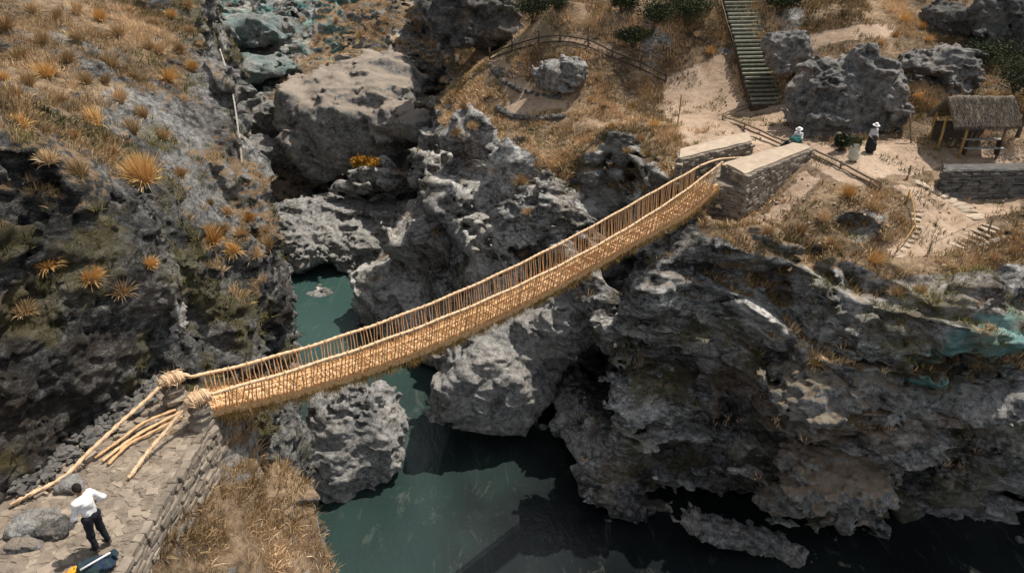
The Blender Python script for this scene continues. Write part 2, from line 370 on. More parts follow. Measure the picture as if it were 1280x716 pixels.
def make_terrain_mat():
    g=G('terrain_ground')
    a=g.noise(3.6,6,.78,vec=g.map((1,1,1.9),(.16,.1,0)),dist=.2); b=g.noise(23,6,.8); ab=g.math('ADD',g.math('MULTIPLY',a,.6),g.math('MULTIPLY',b,.4))
    v=g.math('ADD',ab,g.attr('shade'))
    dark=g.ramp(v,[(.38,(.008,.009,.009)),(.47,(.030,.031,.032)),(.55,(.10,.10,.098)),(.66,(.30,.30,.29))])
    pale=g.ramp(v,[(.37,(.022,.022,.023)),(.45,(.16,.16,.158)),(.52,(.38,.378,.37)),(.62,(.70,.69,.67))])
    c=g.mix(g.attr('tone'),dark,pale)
    c=g.mix(g.math('MULTIPLY',g.attr('brown'),.6),c,g.mix(.55,c,(.24,.15,.085)))
    c=g.mix(g.attr('teal'),c,g.mix(.62,c,(.10,.28,.27)))
    c=g.mix(g.attr('moss'),c,g.mix(b,(.03,.035,.012),(.19,.15,.055)))
    gr=g.ramp(v,[(.34,(.03,.024,.015)),(.45,(.11,.078,.047)),(.54,(.25,.175,.11)),(.68,(.44,.33,.22))])
    gf=g.ramp(g.math('ADD',g.attr('grass'),g.math('MULTIPLY',g.math('SUBTRACT',ab,.5),1.6)),[(.42,0.),(.58,1.)])
    c=g.mix(gf,c,gr)
    dr=g.ramp(v,[(.35,(.19,.135,.095)),(.5,(.34,.25,.18)),(.65,(.48,.37,.28))])
    df=g.ramp(g.math('ADD',g.attr('dirt'),g.math('MULTIPLY',g.math('SUBTRACT',ab,.5),.9)),[(.45,0.),(.58,1.)])
    c=g.mix(df,c,dr)
    k=g.math('MULTIPLY',g.math('SUBTRACT',1.,g.math('MULTIPLY',df,.7)),g.attr('rough'))
    h=g.math('MULTIPLY',g.math('ADD',g.math('MULTIPLY',a,.22),g.math('MULTIPLY',b,.07)),k)
    wet=g.n('ShaderNodeSeparateXYZ'); g.link(g.pos,wet.inputs[0])
    c=g.mix(g.math('MULTIPLY',g.math('LESS_THAN',wet.outputs[2],WATER+.3),.5),c,(.02,.022,.02))
    return g.done(c,g.bump(h,.9,1.))
def make_rock_mat(name,tone,warm=0.,tint=None,mossy=.3,top=0.,topc=((.24,.20,.165),(.50,.43,.36))):
    g=G(name); c,nb=rock_color(g,tone,None if warm==0 else warm)
    if tint: c=g.mix(g.ramp(g.noise(.5,5,.6),[(.35,0.),(.6,.5)]),c,tint)
    m=g.ramp(g.noise(1.1,7,.7),[(.56,0.),(.68,mossy)])
    c=g.mix(m,c,(.16,.12,.05))
    if top:
        nv=g.n('ShaderNodeSeparateXYZ'); g.link(g.n('ShaderNodeNewGeometry').outputs['Normal'],nv.inputs[0])
        n_=g.noise(1.6,6,.7)
        tm=g.math('ADD',nv.outputs[2],g.math('MULTIPLY',g.math('SUBTRACT',g.noise(1.2,5,.7),.5),.8))
        c=g.mix(g.ramp(tm,[(.55,0.),(.75,top)]),c,g.mix(n_,*topc))
    return g.done(c,g.bump(nb,.9,1.))
def simple(name,c1,c2,scale=8,rough=.9,bd=.01,bs=.6,tv=0.):
    g=G(name); n=g.noise(scale,6,.7)
    c=g.mix(g.math('ADD',g.math('MULTIPLY',g.ramp(n,[(.35,0.),(.65,1.)]),1-tv),g.math('MULTIPLY',g.attr('tint'),tv)),c1,c2)
    return g.done(c,g.bump(n,bs,bd),rough)
def make_water():
    g=G('river_water')
    n=g.noise(.16,4,.55,dist=.6)
    xyz=g.n('ShaderNodeSeparateXYZ'); g.link(g.pos,xyz.inputs[0])
    def rng_(v,a,b):
        q=g.n('ShaderNodeMapRange',interpolation_type='SMOOTHSTEP'); g.link(v,q.inputs[0]); q.inputs[1].default_value=a; q.inputs[2].default_value=b; return q.outputs[0]
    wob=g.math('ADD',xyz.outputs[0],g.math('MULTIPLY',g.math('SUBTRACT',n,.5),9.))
    dark_refl=g.ramp(n,[(.35,(.006,.008,.009)),(.65,(.011,.015,.016))])  # near-black towards the right: dark cliff reflection painted into the water colour
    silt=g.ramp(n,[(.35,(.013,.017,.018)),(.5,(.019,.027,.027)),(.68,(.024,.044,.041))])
    c=g.mix(rng_(wob,3.2,-.3),dark_refl,silt)
    c=g.mix(g.math('MAXIMUM',g.math('MULTIPLY',rng_(xyz.outputs[1],31,41),.9),g.math('MULTIPLY',rng_(wob,-2.,-4.5),.32)),c,(.034,.074,.068))
    st=g.ramp(g.noise(.8,8,.8,vec=g.map((1,.35,1),(0,0,.5)),dist=1.4),[(.56,0.),(.72,.30)])
    c=g.mix(st,c,(.20,.22,.19))
    nb=g.bump(g.math('ADD',g.noise(1.6,5,.7,vec=g.map((1,.45,1),(0,0,.4)),dist=.8),g.math('MULTIPLY',g.noise(9,3,.6),.25)),.55,.07)
    g.b.inputs['IOR'].default_value=1.33; g.b.inputs['Specular IOR Level'].default_value=.5
    return g.done(c,nb,.12)
def build_terrain():
    parts=[]
    LV=[((-24,4,-8),(4,24,12),.065,(0,19)),((-26,14,-17),(36,46,10),.105,(19,40)),((-60,34,-17),(44,130,16),.21,(40,140))]
    for lo,hi,vox,(s0,s1) in LV:
        B=vox*8
        def sel(x,y,z,s0=s0,s1=s1,B=B):
            s,ok=frust(x,y,z); return ok&(s>s0-B)&(s<s1+B)
        V,Q=nets(F,lo,hi,vox,8,sel)
        print('LEVEL',vox,len(V),len(Q),round(time.time()-T0,1)); parts.append((V,Q))
    return parts
# ---------------------------------------------------------------- masks painted on the ground plan
def PP(h,*uv): return [P(u,v,h)[:2] for u,v in uv]
def PG(*uv): return [gB(u,v)[:2] for u,v in uv]
dirt_polys=[PG((828,98),(870,78),(905,60),(935,130),(990,128),(1008,168),(1050,190),(1130,172),(1160,185),(1279,186),(1279,206),(1185,207),(1120,222),(1070,236),(1030,222),(1005,200),(960,250),(905,225),(885,200),(845,170)),
 PG((1110,232),(1180,240),(1279,243),(1279,262),(1240,275),(1230,290),(1180,325),(1120,330),(1105,318),(1145,285),(1140,250)),
 PG((1005,212),(1035,225),(1000,248),(960,290),(940,280)),
 PG((606,72),(700,46),(765,58),(835,98),(822,104),(760,70),(700,60),(630,76),(640,92),(700,120),(715,135),(640,132),(612,96)),
 PG((625,128),(700,120),(712,140),(640,150)),PG((590,80),(600,66),(680,34),(690,40),(620,72)),
 PG((1000,46),(1060,34),(1125,30),(1110,50),(1060,52),(1010,66))]
DD=np.full(GXX.shape,9.,np.float32)
for q in dirt_polys: DD=np.minimum(DD,sdpoly(q))
rock_polys=[PG((1050,262),(1120,262),(1125,300),(1060,300)), PG((1195,5),(1279,5),(1279,60),(1210,70)),PG((955,5),(1010,5),(1010,40),(965,50)),PG((1140,60),(1230,60),(1220,105),(1150,110))]
DRk=np.full(GXX.shape,9.,np.float32)
for q in rock_polys: DRk=np.minimum(DRk,sdpoly(q))
def clas(V,N):
    x,y,z=[V[:,i].astype(np.float32) for i in range(3)]
    s=y*CP-(z-CH)*SP
    U=x/s*FPX+640; W_=358-((z-CH)*CP+y*SP)/s*FPX
    left=(samp(DL,x,y)<1.6)|((x<-9)&(y<34)&(z>-14))
    bank=(samp(DG,x,y)<1)&(z<1)&~left
    nz=N[:,2]
    w=vn(x,y,z,3.,4.)
    g=np.clip((nz-.50)*2.6,-.3,1.)
    dB=samp(DB,x,y)
    topB=(dB<-.2)&(z>-4.5)&~left; g=np.where(topB,np.clip((nz-.35)*3.,-.3,1.05),g)
    grass=np.where(topB,g*.95,np.where(left,np.where(np.abs(z-samp(TL,x,y))<1.1,np.clip((nz-.42)*2.6,-.4,.9),np.clip((nz-.6)*1.2,-.5,.45)),np.where(bank,np.clip((nz-.2)*2.2,0,1),g*.25)))
    grass=np.where((y>70)&(x>-26),np.maximum(grass,g*.9),grass)
    grass=grass-np.clip(-samp(DRk,x,y)*1.2,0,.75)*topB
    rimL=(y>19)&(x>-12.2)&(z>-1.5)&(z<3.2)
    grass=np.where(left&~rimL,grass-.75*np.clip((4.9-z+.9*w)*.9,0,1)-.05,grass)
    # strip of turf on ledges of the right cliff
    grass=np.where((~topB)&(~left)&(~bank)&(y<34)&(x>10.5)&(z>-9)&(z<-4.5),np.clip((nz-.45)*1.3+.1,0,.7),grass)
    grass=np.where((z<WATER+1.5),0,grass)
    dirt=np.clip(.5-samp(DD,x,y)*.9,0,1)*(nz>.55)*topB
    dirt=np.maximum(dirt,np.where((y>60)&(z<-8)&(nz>.75),.35,0))
    sp=P(365,222,-12); dirt=np.maximum(dirt,np.clip(1.3-np.hypot((x-sp[0])/3.4,(y-sp[1])/4.5),0,1)*(nz>.6))
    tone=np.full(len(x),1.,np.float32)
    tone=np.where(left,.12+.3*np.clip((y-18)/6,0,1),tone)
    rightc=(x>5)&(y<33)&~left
    tone=np.where(rightc,.72,tone)
    tone=np.where((y>60),.6,tone); tone=np.where(topB,.55,tone)
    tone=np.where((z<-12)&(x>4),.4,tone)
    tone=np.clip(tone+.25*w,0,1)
    warm=np.where(rightc&(z>-9.5)&(z<-6.8)&(x>9),.8,0)+np.where(bank,.7,0)
    teal=np.where((y>75)&(x<-20),.95,0)+np.where((x>16.2)&(z<-2.8)&(z>-6.5)&(y<30)&(x<23),1.,0)
    moss=np.where(left,.55,np.where(rightc,.45,np.where(topB,.7,.25)))+0*x
    def ss(e0,e1,q): t_=np.clip((q-e0)/(e1-e0),0,1); return t_*t_*(3-2*t_)
    def fb(sc,o): return .55*vn(x,y,z,sc,o)+.3*vn(x,y,z,sc/2.1,o+3)+.18*vn(x,y,z,sc/4.4,o+5)+.1*vn(x,y,z,sc/9,o+8)
    shade=.14*fb(2.6,31.)+.05*fa(x,y,z*1.6,1.25,21.)
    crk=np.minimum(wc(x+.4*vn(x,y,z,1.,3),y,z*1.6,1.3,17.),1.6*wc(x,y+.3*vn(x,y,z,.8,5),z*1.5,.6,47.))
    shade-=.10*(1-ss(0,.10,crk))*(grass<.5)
    grass=grass+np.where(left,.75,.5)*fb(1.6,60.)-np.where(left,.12,0); dirt=dirt*(1+.3*fb(1.2,70.))
    brown=np.maximum(ss(.05,.4,fb(2.6,80.))*np.where(rightc,.4,np.where(left,.22,.6)),warm); teal=teal*ss(-.05,.35,fb(1.7,90.)+.35*fb(.5,92.)+.1); moss=moss*ss(.0,.3,fb(1.5,95.))
    rough=np.clip(.75+1.2*vn(x,y,z,2.1,55.),.25,1.4); rough=np.where(left,np.maximum(rough,.9),rough)
    return dict(shade=shade,rough=rough,brown=np.clip(brown,0,1),grass=grass,dirt=dirt,tone=tone,teal=teal,moss=moss),left|bank
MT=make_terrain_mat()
parts=build_terrain()
SCAT=[]
for V,Q in parts:
    N=vnormals(V,Q); A,near=clas(V,N)
    SCAT.append((V,N,A,near))
    fn=near[Q[:,0]]
    for msk,nm in((fn,'near_bank_terrain'),(~fn,'far_bank_terrain')):
        if msk.sum()<10: continue
        q=Q[msk]; used=np.unique(q); mp=np.zeros(len(V),np.int64); mp[used]=np.arange(len(used))
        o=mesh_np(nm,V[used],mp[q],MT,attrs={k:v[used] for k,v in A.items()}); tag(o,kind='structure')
print('terrain',round(time.time()-T0,1))
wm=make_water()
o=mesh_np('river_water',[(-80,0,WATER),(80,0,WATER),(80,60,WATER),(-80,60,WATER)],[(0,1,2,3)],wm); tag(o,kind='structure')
# ---------------------------------------------------------------- rocks
RM_pale=make_rock_mat('pale_rock',.95); RM_top=make_rock_mat('dusty_pale_rock',.85,top=.9); RM_lip=make_rock_mat('tan_topped_rock',.75,top=.75,topc=((.16,.115,.075),(.42,.31,.21))); RM_lip2=make_rock_mat('tan_patched_rock',.8,top=.5,topc=((.12,.09,.04),(.36,.25,.13))); RM_mid=make_rock_mat('grey_rock',.55); RM_dark=make_rock_mat('dark_rock',.2); RM_teal=make_rock_mat('teal_rock',.8,tint=(.12,.25,.25))
def rock(name,label,cat,c,r,mat,yaw=0,tilt=0,roll=0,p=2.6,vox=.1,amp=1.,seed=0,holes=(),group=None,fscale=1.,extra=()):
    rm=max(r)*1.35+.5
    lo=[c[i]-rm for i in range(3)];hi=[c[i]+rm for i in range(3)]
    sz=min(r)/2.2*fscale
    def Fr(x,y,z):
        w=vn(x,y,z,max(r)*.8,seed+1.); w2=vn(x,y,z,max(r)*.8,seed+6.)
        k=max(r)*.16
        f=ell(x+k*w,y+k*w2,z+k*.5*w,c,r,yaw,tilt,roll,p)
        for e in extra: f=smin(f,ell(x+k*w,y+k*w2,z,*e),.6)
        for hc,hr in holes: f=np.maximum(f,-ell(x,y,z,hc,hr))
        fm=min(1.,max(r)/2.)*(.6 if max(r)<5 else 1.); mo=np.clip(.7+1.4*vn(x,y,z,max(r)*.5,seed+9.),.15,1.4)
        return f+amp*sz*rocknoise(x/sz+seed*7.3,y/sz,z/sz)+fm*mo*(.17*fa(x,y+.2*x,z*1.7,.62,seed)+.13*(wf(x,y,z*1.4,.36,seed+3.)-.5)+.07*fa(x,y,z*1.5,.27,seed+5.))
    V,Q=nets(Fr,lo,hi,vox,8)
    o=mesh_np(name,V-np.array(c),Q,mat); o.location=c
    tag(o,label,cat,group)
    return o
rock('boulder','huge flat-topped grey boulder wedged in the side gorge behind the bridge','boulder',S(452,150,66),(7.2,6.2,4.6),RM_top,yaw=.1,tilt=.2,roll=-.12,p=3.0,vox=.2,seed=1,amp=.42,holes=[(S(435,222,58),(4.2,3.6,2.2))],extra=[(S(518,150,60),(3.2,3.0,1.9)),(S(500,120,63),(3.,3.,2.))])
rock('boulder','pale ribbed boulder standing in the river below the bridge deck','boulder',S(438,553,35.6),(2.5,1.9,3.5),RM_pale,yaw=.3,tilt=-.25,roll=.35,p=3.,vox=.08,seed=2,amp=.6)
rock('rock_outcrop','large lumpy grey outcrop behind the people on the far landing','rock',S(1052,135,37.5),(2.5,1.9,2.4),RM_mid,p=2.6,vox=.08,seed=3,amp=.8,extra=[(S(1020,105,38.5),(1.7,1.6,1.6)),(S(1098,140,37),(1.4,1.3,1.7)),(S(1085,90,38.5),(1.2,1.2,1.2))])
rock('boulder','rounded grey boulder right of the upper stairs','boulder',S(985,62,43),(1.35,1.2,1.2),RM_mid,p=2.5,vox=.08,seed=4,amp=.9)
rock('rock_outcrop','grey layered outcrop on the slope above the thatched shelter','rock',S(1185,88,40.5),(2.3,1.8,1.1),RM_mid,p=2.6,vox=.09,seed=5,amp=1.)
rock('rock_outcrop','dark broken outcrop in the upper right corner of the hillside','rock',S(1250,30,43),(2.6,2.,1.7),RM_dark,p=2.8,vox=.1,seed=6,amp=1.1,extra=[(S(1195,20,44),(1.2,1.2,.9))])
rock('rock_outcrop','dark shaggy outcrop on the crest left of the path loop','rock',S(600,25,56),(3.6,2.6,2.4),RM_dark,p=2.5,vox=.14,seed=7,amp=1.1)
rock('boulder','bluish grey boulder inside the path loop','boulder',S(703,93,46),(1.5,1.3,.95),RM_pale,p=2.5,vox=.09,seed=8,amp=1.)
rock('boulder','large pale rock lobe at the foot of the promontory under the bridge','boulder',S(622,475,38),(3.3,2.6,2.5),RM_pale,yaw=.2,roll=.45,p=3.,vox=.09,seed=9,amp=.6,extra=[(S(700,415,37),(2.5,2.,1.8)),(S(655,430,38.5),(2.6,2.4,2.2))])
rock('boulder','small pale rounded rock on the ledge of the left cliff','boulder',S(205,398,18.6),(.55,.5,.42),RM_pale,p=2.6,vox=.04,seed=10,amp=.7)
rock('boulder','teal stained slab lying in the upstream channel','boulder',S(318,85,78),(4.2,3.,1.3),RM_teal,p=2.6,vox=.25,seed=11,amp=.8)
rock('boulder','teal stained boulder highest up the side gorge','boulder',S(312,38,88),(4.6,3.5,1.6),RM_teal,p=2.6,vox=.3,seed=12,amp=.8)
rock('boulder','rounded grey boulder in the channel left of the huge boulder','boulder',S(330,148,68),(2.2,2,1.7),RM_mid,p=2.4,vox=.16,seed=13,amp=.7)
rock('boulder','low grey boulder at the foot of the left cliff beside the sand pool','boulder',S(322,190,64),(2.8,2.2,1.3),RM_mid,p=2.5,vox=.16,seed=14,amp=.9)
rock('rock_slab','broad pale rock slab between the huge boulder and the river','rock slab',S(440,290,59),(6.2,4.4,1.9),RM_pale,yaw=-.2,tilt=.1,roll=.15,p=2.6,vox=.14,seed=15,amp=.7)
def srf(u,v,push): s_=surf(u,v,F); return S(u,v,s_-push)
rock('rock_ledge','bulging tan topped rock lip low on the right cliff above the black water','rock ledge',srf(1040,598,.4),(2.5,1.7,.95),RM_lip,yaw=.05,tilt=.22,p=2.8,vox=.075,seed=31,amp=.7,extra=[(srf(985,620,.3),(1.6,1.2,.8)),(srf(1105,580,.2),(.9,1.0,1.1))])
rock('rock_ledge','brown and grey rubble ledge halfway down the right cliff under the turf patch','rock ledge',srf(1045,480,.1),(2.7,1.5,.9),RM_lip2,yaw=.1,tilt=.45,p=2.8,vox=.075,seed=32,amp=.9)
rock('rock_ledge','long low grey shelf at the waterline in the lower right corner','rock ledge',srf(1200,650,.3),(4.6,1.5,.55),RM_mid,yaw=0,tilt=.15,p=2.8,vox=.09,seed=33,amp=.8)
rock('rock_ledge','narrow grey ledge slanting into the black water right of the promontory foot','rock ledge',S(935,672,31.4),(2.7,.8,.42),RM_mid,yaw=-.15,roll=.33,p=2.8,vox=.07,seed=34,amp=.8)
rock('rock_ledge','long grey ledge jutting across the right cliff below the teal stain','rock ledge',srf(1200,490,.1),(4.,1.2,.6),RM_pale,yaw=-.05,tilt=.2,roll=-.12,p=2.8,vox=.08,seed=35,amp=.9)
print('rocks',round(time.time()-T0,1))
# ---------------------------------------------------------------- mesh helpers for built things
class MB:
    def __init__(s): s.v=[];s.f=[];s.n=0;s.t=[]
    def add(s,v,f):
        v=np.asarray(v,float); s.t+= [random.random()]*len(v); s.v.append(v); s.f+= [tuple(i+s.n for i in q) for q in f]; s.n+=len(v); return s
    def build(s,name,mat,parent=None,smooth=False,loc=None):
        me=bpy.data.meshes.new(name); V=np.concatenate(s.v)
        if loc is not None: V=V-np.array(loc)
        me.from_pydata(V.tolist(),[],s.f); me.update()
        if smooth: me.polygons.foreach_set('use_smooth',[True]*len(me.polygons))
        a=me.attributes.new('tint','FLOAT','POINT'); a.data.foreach_set('value',np.array(s.t,np.float32))
        me.materials.append(mat); o=bpy.data.objects.new(name,me); C.objects.link(o)
        if loc is not None: o.location=loc
        if parent is not None:
            o.parent=parent
            if loc is None: o.matrix_parent_inverse=Matrix.Translation(-parent.location) if parent.rotation_euler.z==0 else parent.matrix_world.inverted()
        return o
def empty(name,loc,label=None,cat=None,group=None):
    o=bpy.data.objects.new(name,None); C.objects.link(o); o.location=Vector(loc); o.empty_display_size=.2
    tag(o,label,cat,group); return o
def tubev(path,r,seg=6,lobes=0,tw=0.,amp=.2,cap=True,jit=0):
    p=np.array(path,float); n=len(p); rr=np.broadcast_to(np.asarray(r,float),(n,))
    t=np.gradient(p,axis=0); t/=np.linalg.norm(t,axis=1)[:,None]+1e-9
    L=np.r_[0,np.cumsum(np.linalg.norm(np.diff(p,axis=0),axis=1))]
    up=np.array([0,0,1.]); V=[]
    for i in range(n):
        a=np.cross(t[i],up); 
        if np.linalg.norm(a)<.05: a=np.cross(t[i],[1,0,0])
        a/=np.linalg.norm(a); b=np.cross(a,t[i])
        for k in range(seg):
            th=2*math.pi*k/seg
            q=rr[i]*(1+(amp*math.cos(lobes*th-tw*L[i]) if lobes else 0))*(1+jit*(random.random()-.5))
            V.append(p[i]+q*(a*math.cos(th)+b*math.sin(th)))
    f=[]
    for i in range(n-1):
        for k in range(seg):
            k2=(k+1)%seg; f.append((i*seg+k,i*seg+k2,(i+1)*seg+k2,(i+1)*seg+k))
    if cap: f.append(tuple(range(seg-1,-1,-1))); f.append(tuple((n-1)*seg+k for k in range(seg)))
    return V,f
def resamp(pts,step):
    p=np.array(pts,float)
    # catmull-rom
    out=[]
    for i in range(len(p)-1):
        p0=p[max(i-1,0)];p1=p[i];p2=p[i+1];p3=p[min(i+2,len(p)-1)]
        n=max(2,int(np.linalg.norm(p2-p1)/step))
        for k in range(n):
            t=k/n; out.append(.5*((2*p1)+(-p0+p2)*t+(2*p0-5*p1+4*p2-p3)*t*t+(-p0+3*p1-3*p2+p3)*t**3))
    out.append(p[-1]); return np.array(out)
SPH=None
def lump(c,r,M=None,jit=.12,p=3.5,nu=8,nv=5):
    """rounded block stone"""
    V=[]; 
    for j in range(nv+1):
        ph=math.pi*j/nv
        ring=1 if j in(0,nv) else nu
        for k in range(ring):
            th=2*math.pi*k/nu
            d=np.array([math.sin(ph)*math.cos(th),math.sin(ph)*math.sin(th),math.cos(ph)])
            q=(np.abs(d)**p).sum()**(-1/p)
            V.append(d*q*(1+jit*(random.random()-.5)*2)*np.array(r))
    f=[]
    for k in range(nu): f.append((0,1+k,1+(k+1)%nu))
    for j in range(nv-2):
        a=1+j*nu;b=a+nu
        for k in range(nu): f.append((a+k,b+k,b+(k+1)%nu,a+(k+1)%nu))
    a=1+(nv-2)*nu; e=a+nu
    for k in range(nu): f.append((a+k,e,a+(k+1)%nu))
    V=np.array(V)
    if M is not None: V=V@np.array(M).T
    return V+np.array(c),f
def box(c,sx,sy,sz,M=None,bev=.0):
    V=[]
    if bev<=0:
        for x in(-1,1):
            for y in(-1,1):
                for z in(-1,1): V.append((x*sx/2,y*sy/2,z*sz/2))
        f=[(0,1,3,2),(4,6,7,5),(0,4,5,1),(2,3,7,6),(0,2,6,4),(1,5,7,3)]
    else:
        import itertools
        idx={}
        for x in(-1,1):
            for y in(-1,1):
                for z in(-1,1):
                    for a in range(3):
                        q=[x*(sx/2-bev),y*(sy/2-bev),z*(sz/2-bev)]; q[a]+=(x,y,z)[a]*bev
                        idx[x,y,z,a]=len(V); V.append(q)
        f=[]
        for a in range(3):
            u=(a+1)%3;w=(a+2)%3
            for s_ in(-1,1):
                q=[]
                for (p,r_) in((-1,-1),(1,-1),(1,1),(-1,1)):
                    k=[0,0,0];k[a]=s_;k[u]=p;k[w]=r_; q.append(idx[(*k,a)])
                f.append(tuple(q if s_>0 else q[::-1]))
            for p in(-1,1):
                for r_ in(-1,1):
                    k0=[0,0,0];k0[u]=p;k0[w]=r_;k1=k0.copy();k0[a]=-1;k1[a]=1
                    q=(idx[(*k0,u)],idx[(*k1,u)],idx[(*k1,w)],idx[(*k0,w)]); f.append(q if p*r_>0 else q[::-1])
        for x in(-1,1):
            for y in(-1,1):
                for z in(-1,1):
                    q=(idx[x,y,z,0],idx[x,y,z,1],idx[x,y,z,2]); f.append(q if x*y*z>0 else q[::-1])
    V=np.array(V,float)
    if M is not None: V=V@np.array(M).T
    return V+np.array(c),f
def rotz(a): c,s=math.cos(a),math.sin(a); return np.array([[c,-s,0],[s,c,0],[0,0,1.]])
def frame(d,up=(0,0,1)):
    d=np.array(d,float);d/=np.linalg.norm(d); u=np.array(up,float); y=np.cross(u,d); y/=np.linalg.norm(y); z=np.cross(d,y); return np.stack([d,y,z],1)
M_straw=simple('braided_straw',(.34,.20,.09),(.82,.56,.33),22,.85,.01,.8,tv=.4)
M_straw2=simple('pale_straw_rope',(.36,.23,.12),(.92,.70,.48),48,.85,.008,.8)
M_mat=simple('straw_matting',(.30,.17,.065),(.80,.50,.25),13,.9,.03,.9,tv=.4)
M_fr=simple('golden_fringe',(.14,.085,.02),(.55,.36,.13),13,.9,.01,.6,.6)
M_wood=simple('weathered_wood',(.10,.075,.055),(.28,.21,.15),12,.9,.01)
M_wdark=simple('dark_wood',(.035,.027,.022),(.11,.08,.06),10,.9,.01)
M_yel=simple('ochre_wood_post',(.28,.17,.06),(.45,.29,.11),9,.85,.01)
M_stone=simple('wall_stone',(.10,.085,.07),(.34,.29,.235),3.1,.95,.03,tv=.5)
M_stoned=simple('dark_wall_stone',(.04,.04,.04),(.17,.165,.155),3.1,.95,.03,tv=.5)
M_cap=simple('pale_mortar_cap',(.30,.245,.19),(.52,.43,.34),2.5,.95,.03,tv=.5)
M_pave=simple('paving_stone',(.12,.10,.08),(.36,.30,.24),2.8,.92,.02,tv=.5)
M_step=simple('step_stone',(.07,.085,.06),(.34,.36,.29),4,.92,.02,tv=.5)
M_earth=simple('packed_earth',(.12,.09,.065),(.30,.23,.17),2.5,.95,.04)
# ---------------------------------------------------------------- the rope bridge
BA=np.array([-7.35,13.35,0.]); BB=np.array([8.75,29.3,0.]); BD=(BB-BA)/np.linalg.norm(BB-BA); BLEN=np.linalg.norm(BB-BA)
BP=np.array([-BD[1],BD[0],0.])
def on_plane(u,v,offs):   # sight line against the upright plane of one rope: distance along and height
    d=ray(u,v); o=BA+BP*offs
    A=np.array([[d[0],-BD[0]],[d[1],-BD[1]]]); s,t=np.linalg.solve(A,o[:2]); return t,CH+d[2]*s
def fit(pts,offs,deg=3):
    q=np.array([on_plane(u,v,offs) for u,v in pts]); return np.polyfit(q[:,0],q[:,1],deg),q
RR,q1=fit([(258,492),(376,460),(480,429),(639,358),(760,297),(860,242),(893,209)],-.58)
RL,q2=fit([(236,473),(341,444),(460,410),(480,401),(639,336),(740,282),(817,240),(880,203)],.58)
DKf,q3=fit([(264,517),(351,508),(460,470),(480,463),(639,392),(773,321),(860,274),(888,256)],-.40)
print('BRIDGE rails',np.round(q1,2).tolist(),np.round(q2,2).tolist(),np.round(q3,2).tolist())
def zr(t,side): return np.polyval(RL if side>0 else RR,t)
def zd(t):
    w_=np.clip((t-(BLEN-2.6))/2.6,0,1)**1.5; return zd0(t)*(1-w_)-.10*w_
def zd0(t): return np.minimum(np.polyval(DKf,t)+.12, np.minimum(zr(t,1),zr(t,-1))-.55)
br=empty('rope_bridge',BA,'long sagging straw rope bridge with laced sides spanning the river gorge','bridge')
TT=np.linspace(0,BLEN,170)
def bpt(t,off,z): return BA+BD*t+BP*off+np.array([0,0,z])
for side,sg in(('l',1),('r',-1)):
    pts=[bpt(t,sg*(.58-.10*max(0,(t-19)/4)),zr(t,sg)+.012*math.sin(t*3.1+sg)) for t in TT]
    if sg>0: pts+= [P(900,199,.55),P(931,197,.35)]
    else: pts+= [P(903,206,.6),P(925,206,.35)]
    m=MB(); m.add(*tubev(resamp(pts,.08),.042,9,3,30,.2,jit=.22)); m.build('handrail',M_straw2,br,True)
# floor ropes and mat
for k in range(5):
    o_=(k-2)*.15
    m=MB(); m.add(*tubev([bpt(t,o_+.012*math.sin(t*2+k),zd(t)+.03+.03*abs(k-2)**1.5*.6+.015*math.sin(t*5+k*2)) for t in np.linspace(-.2,BLEN+.2,420)],.062,8,3,24,.18,jit=.15)); m.build('floor_rope',M_straw,br,True)
NV=500; m=MB(); V=[];f=[]; W=[-.50,-.44,-.36,-.22,-.08,.08,.22,.36,.44,.50]; H=[.16,.10,.03,0,-.01,-.01,0,.03,.10,.16]
for i in range(NV):
    t=-.15+(BLEN+.3)*i/(NV-1)
    for k in range(10): V.append(bpt(t,W[k]+.02*(random.random()-.5),zd(t)+H[k]+.045*(random.random()-.5)+.02*math.sin(t*9+k)))
    V+= [bpt(t,.47,zd(t)-.09+.04*random.random()),bpt(t,0,zd(t)-.12+.03*random.random()),bpt(t,-.47,zd(t)-.09+.04*random.random())]
for i in range(NV-1):
    for k in range(13): k2=(k+1)%13; f.append((i*13+k,(i+1)*13+k,(i+1)*13+k2,i*13+k2))
m.add(V,f)
for k in range(380):   # cross ties over the floor
    t=random.uniform(0,BLEN); z_=zd(t); m.add(*tubev([bpt(t+random.gauss(0,.03),-.42,z_+.14),bpt(t+random.gauss(0,.03),-.2,z_+.12),bpt(t,.2,z_+.12),bpt(t+random.gauss(0,.05),.42,z_+.14)],[.012,.014,.014,.012],3,jit=.5))
m.build('deck_mat',M_mat,br,False)
# lacing: 50 inverted-V loops each side
NLc=50
for sg in(1,-1):
    for k in range(NLc):
        t=.25+(BLEN-.6)*(k+.5)/NLc; dt=(BLEN/NLc)*.30; m=MB()
        top=bpt(t+random.uniform(-.04,.04),sg*.58*(1-.10*max(0,(t-19)/4)),zr(t,sg))
        for e,th in((-1.35,1.),(-.45,.9),(.45,1.),(1.35,.85)):
            b_=bpt(t+e*dt+random.uniform(-.05,.05)-.06,sg*.46,zd(t)+.06)
            mid=(np.array(top)+b_)/2+BP*random.uniform(-.02,.02)
            m.add(*tubev([top+BD*(e*dt*.8+random.uniform(-.02,.02)),mid+BD*(e*dt*.3+random.uniform(-.02,.02)),b_],[.018*th,.016*th,.022*th],5,jit=.5))
        # binding round the rail
        w_=[top+BD*(.03*math.sin(a*2))+.055*(math.cos(a)*BP+math.sin(a)*np.array([0,0,1])) for a in np.linspace(0,6.28,9)]
        m.add(*tubev(w_,.013,4))
        m.build('side_lacing',M_straw,br,False)
